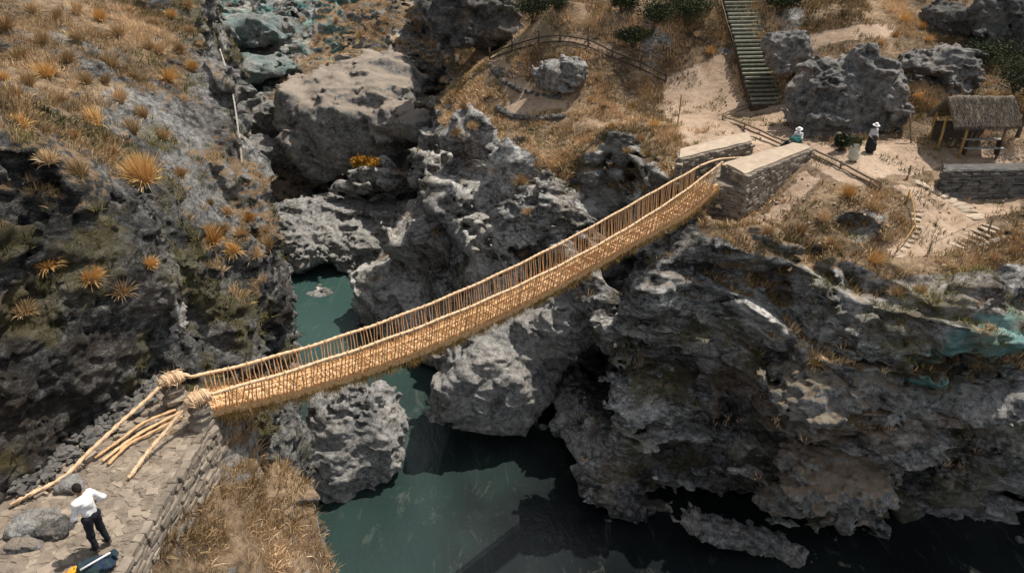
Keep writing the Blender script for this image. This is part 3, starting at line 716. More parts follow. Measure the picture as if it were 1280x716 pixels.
# loose straw hanging from both edges of the mat, and stubble on it
def blades(n,rootf,dirf,L,wid,segs=2,droop=.6):
    V=[];f=[];c=0
    for i in range(n):
        r=np.array(rootf(i),float); d=np.array(dirf(i),float); d/=np.linalg.norm(d); l=L*random.uniform(.5,1.3)
        side=np.cross(d,[random.gauss(0,1),random.gauss(0,1),random.gauss(0,1)]); side/=np.linalg.norm(side)+1e-9
        p=r.copy(); w=wid*random.uniform(.6,1.3)
        for s_ in range(segs):
            V+= [p-side*w*(1-s_/segs),p+side*w*(1-s_/segs)]
            p=p+d*l/segs; d=d+np.array([0,0,-droop/segs]); d/=np.linalg.norm(d)
        V.append(p)
        for s_ in range(segs-1): a=c+2*s_; f.append((a,a+1,a+3,a+2))
        a=c+2*(segs-1); f.append((a,a+1,a+2)); c+=2*segs+1
    return V,f
m=MB()
def rt(i):
    t=random.uniform(0,BLEN); sg=1 if random.random()<.3 else -1; rt.sg=sg; t=t+.12*math.sin(t*7)+.05*math.sin(t*23); return bpt(t,sg*random.uniform(.30,.5),zd(t)+random.uniform(-.1,.05))
m.add(*blades(12000,rt,lambda i: BP*rt.sg*random.uniform(.0,.6)+BD*random.gauss(0,.6)+np.array([0,0,-1.]),.27,.009,2,.3))
o=m.build('loose_straw',M_fr,br); tag(o,kind='stuff')
m=MB()
def rt2(i):
    t=random.uniform(0,BLEN); sg=random.choice((1,-1)); return bpt(t,sg*random.uniform(.36,.52),zd(t)+random.uniform(.05,.32))
m.add(*blades(4500,rt2,lambda i: BP*random.gauss(0,.5)+BD*random.gauss(0,.7)+np.array([0,0,random.choice((1,-1))]),.2,.008,2,.3))
o=m.build('straw_stubble',M_mat,br); tag(o,kind='stuff')
# anchor ropes over the terrace, wraps round the anchor stones
wl=P(213,474,.78); wr=P(246,498,.75)
el_=bpt(0,.58,zr(0,1)); er_=bpt(0,-.58,zr(0,-1))
for (a,b,c) in(((el_),wl,[P(140,538,.42),P(80,594,.16),P(30,622,.1),P(12,632,.02)]),((er_),wr,[P(205,540,.35),P(160,598,.03)])):
    m=MB(); q=resamp([a,b]+c,.05); q=q+np.array([[.012*math.sin(i*.31),.012*math.cos(i*.23),.010*math.sin(i*.17)] for i in range(len(q))]); m.add(*tubev(q,.038,12,3,26,.34,jit=.15)); m.add(*blades(500,lambda i:q[random.randrange(len(q))]+np.array([random.gauss(0,.03),random.gauss(0,.03),random.gauss(0,.03)]),lambda i:(random.gauss(0,1),random.gauss(0,1),random.gauss(0,.5)),.09,.004)); m.build('anchor_rope',M_straw2,br,True)
for b in(wl,wr):
    m=MB(); m.add(*tubev([b-BD*.27,b,b+BD*.27],[.10,.13,.10],10,jit=.2))
    for k in range(13):
        d=BD*(k-6)*.032; rr_=.11+.07*random.random()
        m.add(*tubev([b+d+rr_*(math.cos(a)*BP+math.sin(a)*np.array([0,0,.9]))+BD*.02*a for a in np.linspace(0,6.4,16)],.022,6,jit=.3))
    m.add(*blades(160,lambda i:b+BD*random.uniform(-.25,.25)+BP*random.gauss(0,.12)+np.array([0,0,random.gauss(0,.1)]),lambda i:(random.gauss(0,1),random.gauss(0,1),random.gauss(0,.7)),.2,.009))
    m.build('rope_wrapping',M_straw2,br,True)
    
for i,(b,lb) in enumerate(((wl,'squared anchor stone pier under the left handrail wrapping'),(wr,'squared anchor stone pier under the right handrail wrapping'))):
    m=MB()
    for z_ in(-.2,.02,.24,.45): m.add(*lump((b[0]+random.uniform(-.04,.04),b[1]+random.uniform(-.04,.04),z_),(.27-.05*z_,.24,.125),rotz(random.uniform(0,.6)+.7),.08))
    o=m.build('anchor_pier',M_stone,None,False,loc=(b[0],b[1],-.3)); tag(o,lb,'stone pier')
# straw ropes lying on the terrace
m=MB()
for k,(a,b,c,d) in enumerate(((P(232,512,.12),P(200,528,.08),P(165,548,.08),P(128,576,.06)),(P(228,520,.1),P(190,540,.08),P(160,556,.06),P(135,580,.05)),(P(220,512,.15),P(180,528,.12),P(150,550,.08),P(118,572,.06)),(P(215,522,.05),P(190,533,.05),P(170,545,.05),P(150,562,.05)))):
    m.add(*tubev(resamp([a,b,c,d],.06),.036,7,3,20,.2,jit=.4))
o=m.build('spare_ropes',M_straw,None,True,loc=P(180,540,0)); tag(o,'loose braided straw ropes lying on the near terrace between the anchor ropes','rope bundle')
print('bridge',round(time.time()-T0,1))
# ---------------------------------------------------------------- masonry
def stone_face(m,a,b,z0f,z1,normal,sl=.30,sh=.14,out=.0,dep=.14,batter=0.):
    """courses of rough stones on an upright face from a to b"""
    a=np.array(a,float)[:2];b=np.array(b,float)[:2]; L=np.linalg.norm(b-a); d=(b-a)/L; n=np.array(normal,float)[:2]; n/=np.linalg.norm(n)
    z=z1-sh/2
    while True:
        any_=False; x=random.uniform(-.1,0)
        while x<L:
            w=sl*random.uniform(.45,1.8); h=sh*random.uniform(.75,1.25)
            xc=x+w/2; t=min(max(xc/L,0),1)
            if z>z0f(t):
                any_=True; off=random.uniform(-.045,.04)+batter*(z1-z)
                p=a+d*xc+n*off
                M=np.stack([np.r_[d,0],np.r_[n,0],[0,0,1.]],1)@rotz(random.uniform(-.1,.1))
                bv,bf=box((0,0,0),w*1.04,2*dep*random.uniform(.85,1.15),h*1.02,None,min(h,w)*.16); bv=bv*(1+np.random.default_rng(int(random.random()*1e9)).normal(0,.06,bv.shape)); m.add(bv@M.T+np.array([p[0],p[1],z+random.uniform(-.02,.02)]),bf)
            x+=w
        z-=sh
        if not any_: break
def wall_core(m,pts,z0,z1):
    n=len(pts); V=[(*p[:2],z0) for p in pts]+[(*p[:2],z1) for p in pts]
    f=[tuple(range(n-1,-1,-1)),tuple(range(n,2*n))]+[(i,(i+1)%n,n+(i+1)%n,n+i) for i in range(n)]; m.add(V,f)
# near terrace retaining wall (faces the gorge)
m=MB()
ya=4.2;yb=13.2
stone_face(m,(-7.16,ya),(-7.12,yb),lambda t:-3.6+.8*t,0.0,(1,0),.22,.125,batter=.045,dep=.09)
stone_face(m,(-7.12,yb),(-8.3,14.15),lambda t:-2.2,0.0,(.7,1),.22,.125,batter=.03,dep=.09)
for k in range(2200):
    y_=random.uniform(ya,yb); z_=random.uniform(-3.4,-.1); x_=-7.14+.13*(-z_)+.1
    if random.random()<.012: pass
o=m.build('retaining_wall',M_stone,None,False,loc=(-7.1,9,-3)); tag(o,'rough stone retaining wall holding up the gorge side of the near terrace','stone wall')
m=MB(); wall_core(m,[(-7.17,4),(-7.17,13.15),(-8.25,14.0),(-9.2,14.6),(-10.6,11.5),(-11,4)],-1.2,-.035); o=m.build('terrace_ground',M_pave); tag(o,kind='structure')
# paving
m=MB()
tp=PP(0,(228,478),(205,478),(110,545),(20,618),(-60,690))
def left_edge(y):
    pts=[(-10.9,7.)]+sorted([(q[0],q[1]) for q in tp],key=lambda q:q[1]); ys=[q[1] for q in pts]; xs=[q[0] for q in pts]; return np.interp(y,ys,xs)
for k in range(1900):
    y_=random.uniform(4.2,14.1); xl=left_edge(y_); xr=-7.12 if y_<13.1 else -7.12-(y_-13.1)*1.1
    if xr-xl<.2: continue
    x_=random.uniform(xl,xr-.12); w_=random.uniform(.12,.34)**1.05; h_=w_*random.uniform(.5,.95)
    big=x_<xl+.7 and random.random()<.1
    if random.random()<.35:
        bv,bf=lump((0,0,0),(w_*.55,h_*.5,.07),None,.2,3.2,8,4)
    else:
        bv,bf=box((0,0,0),w_,h_,.13 if not big else .22,None,.02); bv=bv*(1+np.random.default_rng(k).normal(0,.09,bv.shape))
    m.add(bv@(rotz(random.gauss(0,.5))@frame((1,random.gauss(0,.02),random.gauss(0,.05)))).T+np.array([x_,y_,-.085+random.uniform(-.014,.014)+(.05 if big else 0)]),bf)
o=m.build('terrace_paving',M_pave); tag(o,kind='structure')
# boulders and stones along the terrace's inner edge
rock('boulder','flat bluish grey rock at the left end of the near terrace','boulder',P(45,655,.0),(.42,.34,.2),RM_pale,p=3,vox=.035,seed=20,amp=.6)
rock('boulder','pale greenish rock under the left anchor rope beside the standing man','boulder',P(90,606,.05),(.26,.2,.15),RM_pale,p=3,vox=.03,seed=21,amp=.6)
rock('boulder','cream slab in the lower left corner of the terrace','boulder',P(28,682,.0),(.33,.16,.12),RM_top,p=3,vox=.03,seed=22,amp=.5)
rock('boulder','dark jagged rock at the left end of the terrace behind the man','boulder',P(70,665,-.05),(.3,.25,.22),RM_dark,p=2.4,vox=.03,seed=23,amp=1.)
o=MB()
for k in range(320):
    t=random.random(); p=P(20,620,0)*(1-t)+P(212,478,0)*t; nrm_=np.array([-.75,.65,0]); q=p+nrm_*random.uniform(-.35,.5)
    r_=random.uniform(.03,.13)**1.1; o.add(*lump((q[0],q[1],random.uniform(-.06,.16)),(r_*1.5,r_,r_*.7),rotz(random.uniform(0,3)),.34,3.2,7,4))
o=o.build('rubble',M_stoned); tag(o,'loose dark rubble along the foot of the left cliff above the terrace','rubble',kind='stuff')
# far bridgehead
def far_wall(label,poly,faces,z0,z1,zf,cat='stone wall',cap=True,mat=None,sl=.3,sh=.15):
    m=MB(); p=[np.array(q)[:2] for q in poly]; wall_core(m,p,z0,z1-.03)
    for i in faces:
        a=p[i];b=p[(i+1)%len(p)]; d=b-a; n=np.array([d[1],-d[0]]); c=sum(p)/len(p)
        if np.dot(n,(a+b)/2-c)<0:n=-n
        stone_face(m,a,b,zf,z1-.04,n,sl,sh)
    cx_=sum(p)/len(p); r=empty('stone_wall',(cx_[0],cx_[1],z0),label,cat)
    m.build('masonry',mat or M_stone,r)
    if cap:
        m=MB(); q=[c_+(c_-cx_)/np.linalg.norm(c_-cx_)*.06 for c_ in p]
        n=len(q)
        # roughened cap, subdivided
        L0=q[0];L1=q[1];R0=q[3];R1=q[2]; K=14; V=[];f=[]
        for i in range(K+1):
            t=i/K
            for j in range(5):
                s_=j/4; e=(L0*(1-t)+L1*t)*(1-s_)+(R0*(1-t)+R1*t)*s_
                V.append((*e,z1+.07+random.uniform(-.02,.02)-(.04 if j in(0,4) else 0)))
            for j in range(5):
                s_=j/4; e=(L0*(1-t)+L1*t)*(1-s_)+(R0*(1-t)+R1*t)*s_; V.append((*e,z1-.05))
        for i in range(K):
            a=i*10;b=a+10
            for j in range(4): f.append((a+j,b+j,b+j+1,a+j+1)); f.append((a+5+j,a+6+j,b+6+j,b+5+j))
            f.append((a,a+5,b+5,b));f.append((a+4,b+4,b+9,a+9))
        f.append((0,1,2,3,4,9,8,7,6,5)); e=K*10; f.append((e+5,e+6,e+7,e+8,e+9,e+4,e+3,e+2,e+1,e))
        m.add(V,f); m.build('cap',M_cap,r)
    return r
c0=P(898,206,.55);c1=P(932,216,.55);c2=P(1013,186,.45);c3=P(990,181,.45)
d12=(c2-c1)/np.linalg.norm((c2-c1)[:2])
far_wall('stone parapet with pale cap right of the far bridge end, dropping far to the slope',[c1,c2,c3,P(905,203,.55)],[0,1,3],-5.,.5,lambda t:-4.8+4.*max(0,t-.15))
far_wall('stone bridgehead pier below the end of the rope bridge on the far bank',[P(886,222,.1),c1+np.array([-.1,-.1,0]),P(935,203,.1),P(900,200,.1)],[0,3],-4.5,-.12,lambda t:-4.2,cap=False)
far_wall('low stone parapet with pale cap left of the far bridge end',[P(850,197,.45),P(938,176,.45),P(934,165,.45),P(852,186,.45)],[0,3],-1.2,.42,lambda t:-.8)
far_wall('dark dry stone wall holding the terrace beside the thatched shelter',[P(1184,212,.1),P(1330,210,.1),P(1330,203,.1),P(1184,205,.1)],[0,3],-1.6,.12,lambda t:-1.5,cap=False,mat=M_stoned)
# stairs up the hillside
st0=P(966,131,0); st1=P(928,-4,5.7); sd=st1-st0; sh_=sd.copy(); sh_[2]=0; sdir=sh_/np.linalg.norm(sh_); NS=27
stairs=empty('stone_staircase',st0,'long straight stone staircase climbing the hillside at the top','staircase')
Ms=frame(np.cross(sdir,[0,0,1])); run=np.linalg.norm(sh_)/NS
for k in range(NS):
    m=MB(); w_=2.8+random.uniform(-.12,.12); c=st0+sd*(k+.5)/NS
    m.add(*box(c+np.array([0,0,-.02]),w_,run*.62,.13,Ms@rotz(random.uniform(-.012,.012)),.02)); m.build('step',M_step,stairs)
m=MB()
for k in range(NS):
    c=st0+sd*(k+.5)/NS+sdir*.05; m.add(*box(c-np.array([0,0,.42]),2.7,run*1.1,.66,Ms))
m.build('step_base',M_wdark,stairs)
def rail_fence(name,label,cat,pts,h=.75,pr=.045,rr=.04,rails=(1.,.5),mat=None,pn=None,ph=None,grp=None,double=None):
    p=resamp(pts,.3) if len(pts)>2 else np.array(pts); r=empty(name,pts[0],label,cat,grp)
    zz=np.array([0,0,1.])
    for k in rails:
        m=MB(); q=[a+zz*h*k+np.array([random.gauss(0,.015),random.gauss(0,.015),random.gauss(0,.02)]) for a in resamp(pts,.7)]
        m.add(*tubev(q,rr,6,jit=.25)); m.build('rail',mat or M_wood,r,True)
    for a in (pn if pn is not None else pts):
        m=MB(); m.add(*tubev([a-zz*.3,a+zz*(ph or h+.1)],[pr*1.1,pr*.9],6,jit=.15)); m.build('post',mat or M_wood,r,True)
    return r
def g3(u,v,h): return gB(min(u,1279),max(v,2)) if u<1279 else P(u,v,h)
rail_fence('rail_fence','timber handrail along the left side of the stone staircase','handrail',[g3(897,-6,5.6),g3(908,40,3.9),g3(920,80,2.2),g3(937,133,0)],.55,.05,.045,(1.,.45))
rail_fence('rail_fence','low timber rail zigzagging from the stair foot past the seated people to the terrace','rail fence',[g3(937,136,0),g3(903,150,0),g3(930,162,0),g3(985,186,0),g3(1010,192,-.1),g3(1050,212,-.4),g3(1100,238,-1.)],.32,.05,.05,(1.,.3))
rail_fence('rail_fence','rustic timber fence curving along the path loop on the promontory','rail fence',[g3(612,76,.9),g3(640,66,1.2),g3(673,57,1.5),g3(700,54,1.6),g3(735,60,1.5),g3(765,74,1.3),g3(800,88,1.1),g3(832,104,.8)],.5,.06,.055,(1.,.25),M_wdark,ph=.95)
rail_fence('rail_fence','rope and stick rail at the rim of the lower terrace on the right','rail fence',[g3(1134,250,-1.2),g3(1141,292,-1.6),g3(1120,318,-2.0)],.4,.04,.03,(1.,),M_yel)
rail_fence('rope_rail','thin rope rail between two short posts on the lower right terrace','rope rail',[g3(1158,325,-2.),g3(1195,308,-1.8),g3(1234,293,-1.6),g3(1290,285,-1.5)],.75,.04,.014,(1.,),M_wood,pn=[g3(1158,325,-2.),g3(1234,293,-1.6)],ph=.9)
def stick(label,a,b,r,cat='post',mat=None,name='wooden_post'):
    m=MB(); a=np.array(a);b=np.array(b); mid=(a+b)/2+np.array([random.gauss(0,.02)]*3)*np.linalg.norm(a-b)
    m.add(*tubev(resamp([a,mid,b],.3),r,7,jit=.15)); o=m.build(name,mat or M_wood,None,True,loc=a); tag(o,label,cat)
a=g3(1139,180,-.05); stick('tall leaning pole beside the lumpy outcrop on the far landing',a,a+np.array([-.35,.2,1.5]),.045,'pole')
a=g3(1133,226,-.3); stick('short upright post on the path edge above the lower terrace steps',a,a+np.array([.02,0,.75]),.05)
a=g3(846,160,0); stick('upright yellowish post on the sandy path left of the stair foot',a,a+np.array([0.05,0,1.9]),.04,'pole',M_yel)
a=g3(735,60,1.6); stick('thin stick standing in the grass behind the path loop fence',a+np.array([0,.4,0]),a+np.array([.1,.4,1.2]),.04,'pole')
# pale pole down the edge of the left cliff
pp=[S(303,222,26.3),S(301,190,26.6),S(296,150,27.3),S(291,118,28.3),S(284,92,29.3),S(275,62,30.3)]
m=MB(); m.add(*tubev(resamp(pp,.3),.036,6,jit=.5)); o=m.build('dead_branch',simple('bleached_wood',(.20,.19,.17),(.46,.43,.40),9),None,True,loc=pp[0]); tag(o,'long thin pale dead branch leaning down the edge of the left cliff','dead branch')
# rough stone steps
def stones_row(name,label,cat,pts,n,r,w,mat,fl=.5):
    p=resamp(pts,.1); root=empty(name,pts[0],label,cat); t=np.gradient(p,axis=0)
    for k in range(n):
        i=int((k+.5)/n*len(p)); d=t[i]/np.linalg.norm(t[i][:2]); M=frame((-d[1],d[0],0)); m=MB()
        m.add(*lump(p[i]+np.array([0,0,.03]),(w*random.uniform(.8,1.15),r,r*fl),M@rotz(random.uniform(-.2,.2)),.12,3.6)); m.build('step',mat,root)
stones_row('stone_steps','curved flight of rough stones stepping down from the landing to the lower terrace','steps',[g3(1145,228,-.4),g3(1170,240,-.9),g3(1200,258,-1.35),g3(1225,275,-1.5)],11,.17,.42,M_cap)
stones_row('stone_steps','short ladder-like flight of stone treads near the rope rail post','steps',[g3(1190,307,-1.75),g3(1215,297,-1.7),g3(1240,284,-1.5)],7,.10,.5,M_cap)
stones_row('stone_steps','narrow stone steps descending the rim left of the lower terrace','steps',[g3(1143,268,-1.3),g3(1140,290,-1.6),g3(1122,312,-1.9),g3(1108,326,-2.2)],10,.13,.33,M_cap)
stones_row('stone_edging','stone edging bordering the outer side of the lower terrace','edging',[g3(1110,335,-2.3),g3(1150,338,-2.2),g3(1185,328,-2.1),g3(1215,312,-1.9),g3(1262,296,-1.6)],26,.14,.16,M_stone,.8)
def curb(label,pts,n,r,mat):
    m=MB(); p=resamp(pts,.1)
    for k in range(n):
        c=p[int((k+.5)/n*len(p))]; m.add(*lump(c+np.array([random.gauss(0,.05),random.gauss(0,.05),.05]),(r*random.uniform(.8,1.5),r,r*random.uniform(.6,1.)),rotz(random.uniform(0,3)),.18,3.,8,5))
    o=m.build('stone_edging',mat,None,False,loc=pts[0]); tag(o,label,'edging')
curb('dark stone edging holding the round lookout below the path loop',[g3(622,136,-.5),g3(640,146,-.6),g3(665,149,-.6),g3(705,146,-.5)],24,.22,M_stoned)
curb('stone edging along the inner bend of the path loop',[g3(612,82,.8),g3(630,102,.4),g3(660,116,.1),g3(700,124,0)],26,.18,M_stoned)
# ---------------------------------------------------------------- thatched shelter
M_thatch=simple('weathered_thatch',(.06,.05,.042),(.24,.205,.165),14,.95,.04)
sx,sy=P(1210,189,0)[:2]; sh=empty('thatched_shelter',(sx,sy,0),'open timber shelter with a grey thatched gable roof beside the landing','shelter')
for (dx,dy) in((-1.85,0),(-.95,-.75),(1.25,-.75),(-1.75,1.2),(1.25,1.2)):
    m=MB(); m.add(*tubev([(sx+dx,sy+dy,-.2),(sx+dx+.03,sy+dy,1.0),(sx+dx,sy+dy,1.95)],.075,8,jit=.1)); m.build('post',M_yel if dx<0 else M_wood,sh,True)
m=MB(); V=[];f=[]; NXr=30
for i in range(NXr+1):
    x_=-2.0+3.75*i/NXr
    prof=[(-1.25,1.72),(-.85,2.12),(-.4,2.55),(.1,2.95),(.25,2.98),(.7,2.55),(1.2,2.1),(1.65,1.7),(1.6,1.55),(.25,2.78),(.05,2.75),(-1.2,1.58)]
    if i<4: prof=[(y_,z_-.05*(4-i)*.3) for y_,z_ in prof]
    for y_,z_ in prof: V.append((sx+x_+random.uniform(-.03,.03),sy+y_+random.uniform(-.02,.02),z_+random.uniform(-.035,.035)))
n=len(prof)
for i in range(NXr):
    for k in range(n): f.append((i*n+k,i*n+(k+1)%n,(i+1)*n+(k+1)%n,(i+1)*n+k))
f.append(tuple(range(n)));f.append(tuple(NXr*n+k for k in range(n-1,-1,-1)))
m.add(V,f); m.add(*blades(2600,lambda i:(lambda q:(sx+random.uniform(-2.02,1.77),sy+.05-1.25*q,2.99-1.2*q))(random.random()),lambda i:(random.gauss(0,.25),-1,-.75),.30,.014,2,.3)); m.add(*blades(900,lambda i:(sx+random.uniform(-2,1.75),sy-1.22+random.uniform(0,.1),1.66),lambda i:(random.gauss(0,.15),-.5,-1),.18,.012))
m.build('thatch_roof',M_thatch,sh)
for z_,y_ in((.82,-.55),(.42,-.85)):
    m=MB(); m.add(*box((sx+.25,sy+y_,z_),2.3,.34,.05,None,.01)); m.build('bench',simple('grey_plank',(.18,.17,.16),(.4,.38,.35),6),sh)
m=MB(); m.add(*box((sx-.2,sy+1.15,.75),3.1,.1,1.3,None,.01)); m.build('back_panel',M_wdark,sh)
for dx in(-.7,1.2):
    m=MB(); m.add(*box((sx+dx,sy-.72,.4),.08,.4,.8,None,.01)); m.build('bench_leg',M_wdark,sh)
for a,b in(((-2,.2,2.72),(1.7,.2,2.72)),((-.95,-.8,1.85),(1.3,-.8,1.85)),((-1.8,1.2,1.85),(1.3,1.2,1.85))):
    m=MB(); m.add(*tubev([np.array(a)+(sx,sy,0),np.array(b)+(sx,sy,0)],.05,6)); m.build('beam',M_wood,sh)
sh.scale=(.86,.86,.92)
print('masonry',round(time.time()-T0,1))
# ---------------------------------------------------------------- ground lookup
GV=np.concatenate([a[0] for a in SCAT]); GN=np.concatenate([a[1] for a in SCAT]); 
Gs=GV[:,1]*CP-(GV[:,2]-CH)*SP; GU=GV[:,0]/Gs*FPX+640; GW=358-((GV[:,2]-CH)*CP+GV[:,1]*SP)/Gs*FPX
def ground(u,v,r=5.):
    m=(np.abs(GU-u)<r)&(np.abs(GW-v)<r)
    if not m.any(): return ground(u,v,r*2)
    i=np.nonzero(m)[0]; k=i[np.argmin(Gs[i])]; s0=Gs[k]; i=i[Gs[i]<s0+.5]; k=i[np.argmin((GU[i]-u)**2+(GW[i]-v)**2)]
    return GV[k]
# ---------------------------------------------------------------- grass
def grass_mat(name,stops,trans=.0):
    g=G(name); t=g.attr('tint'); return g.done(g.ramp(t,stops),None,.8)
GM=grass_mat('dry_grass',[(0.,(.06,.052,.022)),(.35,(.26,.18,.09)),(.7,(.54,.38,.21)),(1.,(.78,.58,.38))])
GO=grass_mat('orange_straw',[(0.,(.16,.10,.03)),(.4,(.48,.27,.08)),(1.,(.80,.55,.26))])
GG=grass_mat('olive_grass',[(0.,(.03,.035,.01)),(.5,(.11,.105,.035)),(1.,(.30,.25,.09))])
def tufts(cent,nb,L,wid,spread,lean,tintc,seed,nrm=None,segs=2,droop=.9):
    """vectorised clumps of curved blades; cent (n,3)"""
    r=np.random.default_rng(seed); n=len(cent); c=np.repeat(cent,nb,0); N=n*nb
    Ls=np.repeat(L*r.uniform(.6,1.35,n),nb)*r.uniform(.55,1.1,N)
    az=r.uniform(0,2*np.pi,N); ln=np.abs(r.normal(0,lean,N)); rad=spread*np.sqrt(r.random(N))
    rt=c+np.stack([np.cos(az)*rad*.6,np.sin(az)*rad*.6,-.04*np.ones(N)],1)
    d=np.stack([np.cos(az)*np.sin(ln),np.sin(az)*np.sin(ln),np.cos(ln)],1)
    if nrm is not None: d=d+np.repeat(nrm,nb,0)*.5; d/=np.linalg.norm(d,axis=1)[:,None]
    sd=np.cross(d,r.normal(size=(N,3))); sd/=np.linalg.norm(sd,axis=1)[:,None]
    w=(wid*r.uniform(.6,1.4,N))[:,None]
    V=np.zeros((N,2*segs+1,3),np.float32); p=rt.copy()
    for k in range(segs):
        ww=w*(1-.35*k/segs); V[:,2*k]=p-sd*ww; V[:,2*k+1]=p+sd*ww
        p=p+d*(Ls/segs)[:,None]; d=d+np.array([0,0,-droop/segs])*np.sin(ln)[:,None]; d/=np.linalg.norm(d,axis=1)[:,None]
    V[:,2*segs]=p
    b=(np.arange(N)*(2*segs+1))[:,None]
    F_=[]
    for k in range(segs-1): F_.append(b+np.array([[2*k,2*k+1,2*k+3,2*k+2]]))
    F_.append(b+np.array([[2*segs-2,2*segs-1,2*segs,2*segs]]))
    F_=np.concatenate(F_)
    tint=np.repeat(np.clip(np.repeat(tintc,nb) + r.normal(0,.13,N),0,1),2*segs+1)
    return V.reshape(-1,3),F_,tint
def tri_mesh(name,V,F_,mat,tint,parent=None,loc=None):
    q=F_; t=q[:,2]==q[:,3]
    T=np.concatenate([q[~t][:,[0,1,2]],q[~t][:,[0,2,3]],q[t][:,:3]])
    if loc is not None: V=V-np.array(loc)
    o=mesh_np(name,V,T,mat,parent,False,{'tint':tint})
    if loc is not None: o.location=loc
    return o
r=np.random.default_rng(11)
near_c=[];far_c=[];near_n=[];far_n=[]; oc=[]
for (V,N,A,nr),vox in zip(SCAT,(.065,.105,.21)):
    g=A['grass']-.9*A['dirt']; s_=V[:,1]*CP-(V[:,2]-CH)*SP
    ok=(g>.30)&(N[:,2]>.35)&(V[:,2]>WATER+1)&~((samp(DP,V[:,0],V[:,1])<.1)&(V[:,2]>-1))
    cl=np.clip((g-.30)*1.8,0,1)*np.clip(.42+1.7*vn(V[:,0],V[:,1],V[:,2],1.5,3.)+.8*vn(V[:,0],V[:,1],V[:,2],.6,5.),.02,1.)
    for m_,cc,nn_,dens in((nr,near_c,near_n,28.),(~nr,far_c,far_n,20.)):
        pr=dens*vox*vox*cl/np.clip(N[:,2],.4,1); pr=pr*np.where(s_>55,.30,1)
        k=ok&m_&(r.random(len(V))<pr); cc.append(V[k]);nn_.append(N[k])
    k=(A['moss']>.3)&(N[:,2]>.25)&(r.random(len(V))<10*vox*vox)&(V[:,2]>-9)&~((samp(DP,V[:,0],V[:,1])<.1)&(V[:,2]>-1)); oc.append(V[k])
near_c=np.concatenate(near_c);far_c=np.concatenate(far_c);near_n=np.concatenate(near_n);far_n=np.concatenate(far_n);oc=np.concatenate(oc)
print('tufts',len(near_c),len(far_c),len(oc))
def tc(c,o=1.): return np.clip(.55+.55*vn(c[:,0],c[:,1],c[:,2],2.5,o)+.25*vn(c[:,0],c[:,1],c[:,2],.8,o),0,1)
V,F_,t=tufts(near_c,12,.30,.008,.16,.75,tc(near_c),1,near_n); o=tri_mesh('dry_grass',V,F_,GM,t); tag(o,kind='stuff')
V,F_,t=tufts(far_c,9,.34,.018,.22,.75,np.clip(tc(far_c,5.)+.14,0,1),2,far_n); o=tri_mesh('dry_grass',V,F_,GM,t); tag(o,kind='stuff')
V,F_,t=tufts(oc,9,.26,.012,.2,.8,tc(oc,7.),3); o=tri_mesh('olive_grass',V,F_,GG,t); tag(o,kind='stuff')
# countable tussocks
def tussock(u,v,size,mat,label,group=None,tint=.7,nb=230,orange=None,seed=0):
    c=ground(u,v+size*12); 
    V,F_,t=tufts(np.array([c]),int(nb*1.8),size*1.2,.0068,size*.42,random.uniform(.42,.62),np.array([tint]),seed,np.array([[random.gauss(0,.35),random.gauss(-.2,.3),0]]),3,1.5)
    o=tri_mesh('grass_tussock',V,F_,mat,t,None,c-np.array([0,0,.08])); tag(o,label,'tussock',group); return o
tussock(180,222,.62,GO,'largest glowing orange tussock fanning out on the left cliff ledge',nb=520,seed=101,tint=.75)
tussock(115,345,.46,GO,'bright orange tussock low on the left cliff, left of a smaller one',nb=380,seed=102,tint=.7)
tussock(187,328,.33,GO,'small yellow tussock on the left cliff right of the brighter one',nb=300,seed=103,tint=.8)
tussock(28,155,.30,GO,'small orange tussock at the far left edge of the hillside',nb=250,seed=104,tint=.75)
tp_=[(40,10),(95,12),(25,70),(55,50),(100,45),(150,40),(140,75),(190,25),(215,18),(240,32),(60,90),(200,62),(170,92),(110,97),(75,122),(150,122),(210,95),(20,118),(120,150),(240,82),(180,142),(205,170),(95,168),(8,30),(70,20),(125,20),(165,12),(85,72),(35,100),(225,60),(185,55),(5,95),(130,100),(230,120),(165,160),(60,200),(100,215),(225,215),(140,190),(250,50),(235,5),(262,250),(285,262),(310,270),(330,285),(300,290),(275,285),(335,305),(290,310),(265,300),(318,315),(60,330),(150,362),(30,385)]
for i,(u,v) in enumerate(tp_):
    d=v>195 and u>255
    tussock(u,v,random.uniform(.3,.5),GO if random.random()<.12 else GM,'straw coloured tussock drooping over the rim of the left cliff above the river' if d else 'straw coloured tussock growing on the left hillside','tussocks over the left cliff rim' if d else 'tussocks on the left hillside',tint=random.uniform(.4,.8),nb=170 if not d else 260,seed=200+i)
rp_=[(560,110),(580,130),(550,95),(600,95),(590,150),(570,160),(740,120),(760,150),(790,130),(800,170),(820,150),(730,170),(750,95),(700,135),(780,185),(810,190),(720,190),(1060,240),(1090,255),(1030,270),(1000,285),(960,285),(1040,300),(1090,320),(1120,365),(1150,360),(1240,320),(1265,310),(1130,110),(1135,95),(1145,120),(1120,40),(1150,30),(1160,45),(1100,50),(1130,20),(1200,50),(1180,35),(640,30),(740,30),(760,10),(870,40),(890,60),(850,60),(420,20),(450,35),(480,15),(400,40),(520,30),(540,50),(380,15),(500,45),(650,220),(660,260),(690,200),(620,210),(1000,470),(1040,480),(1020,450),(1190,500),(1140,510),(990,490)]
for i,(u,v) in enumerate(rp_):
    g=('tussocks on the far bank','dry straw tussock rooted on the slopes of the far bank')
    orn=1110<u<1165 and v<130
    tussock(u,v,random.uniform(.35,.6)*(1.5 if v<60 and u<560 else 1),GO if orn or random.random()<.15 else GM,'orange straw tussock on the slope above the lumpy outcrop' if orn else g[1],'orange tussocks above the outcrop' if orn else g[0],tint=random.uniform(.45,.85),nb=150,seed=400+i)
print('grass',round(time.time()-T0,1))
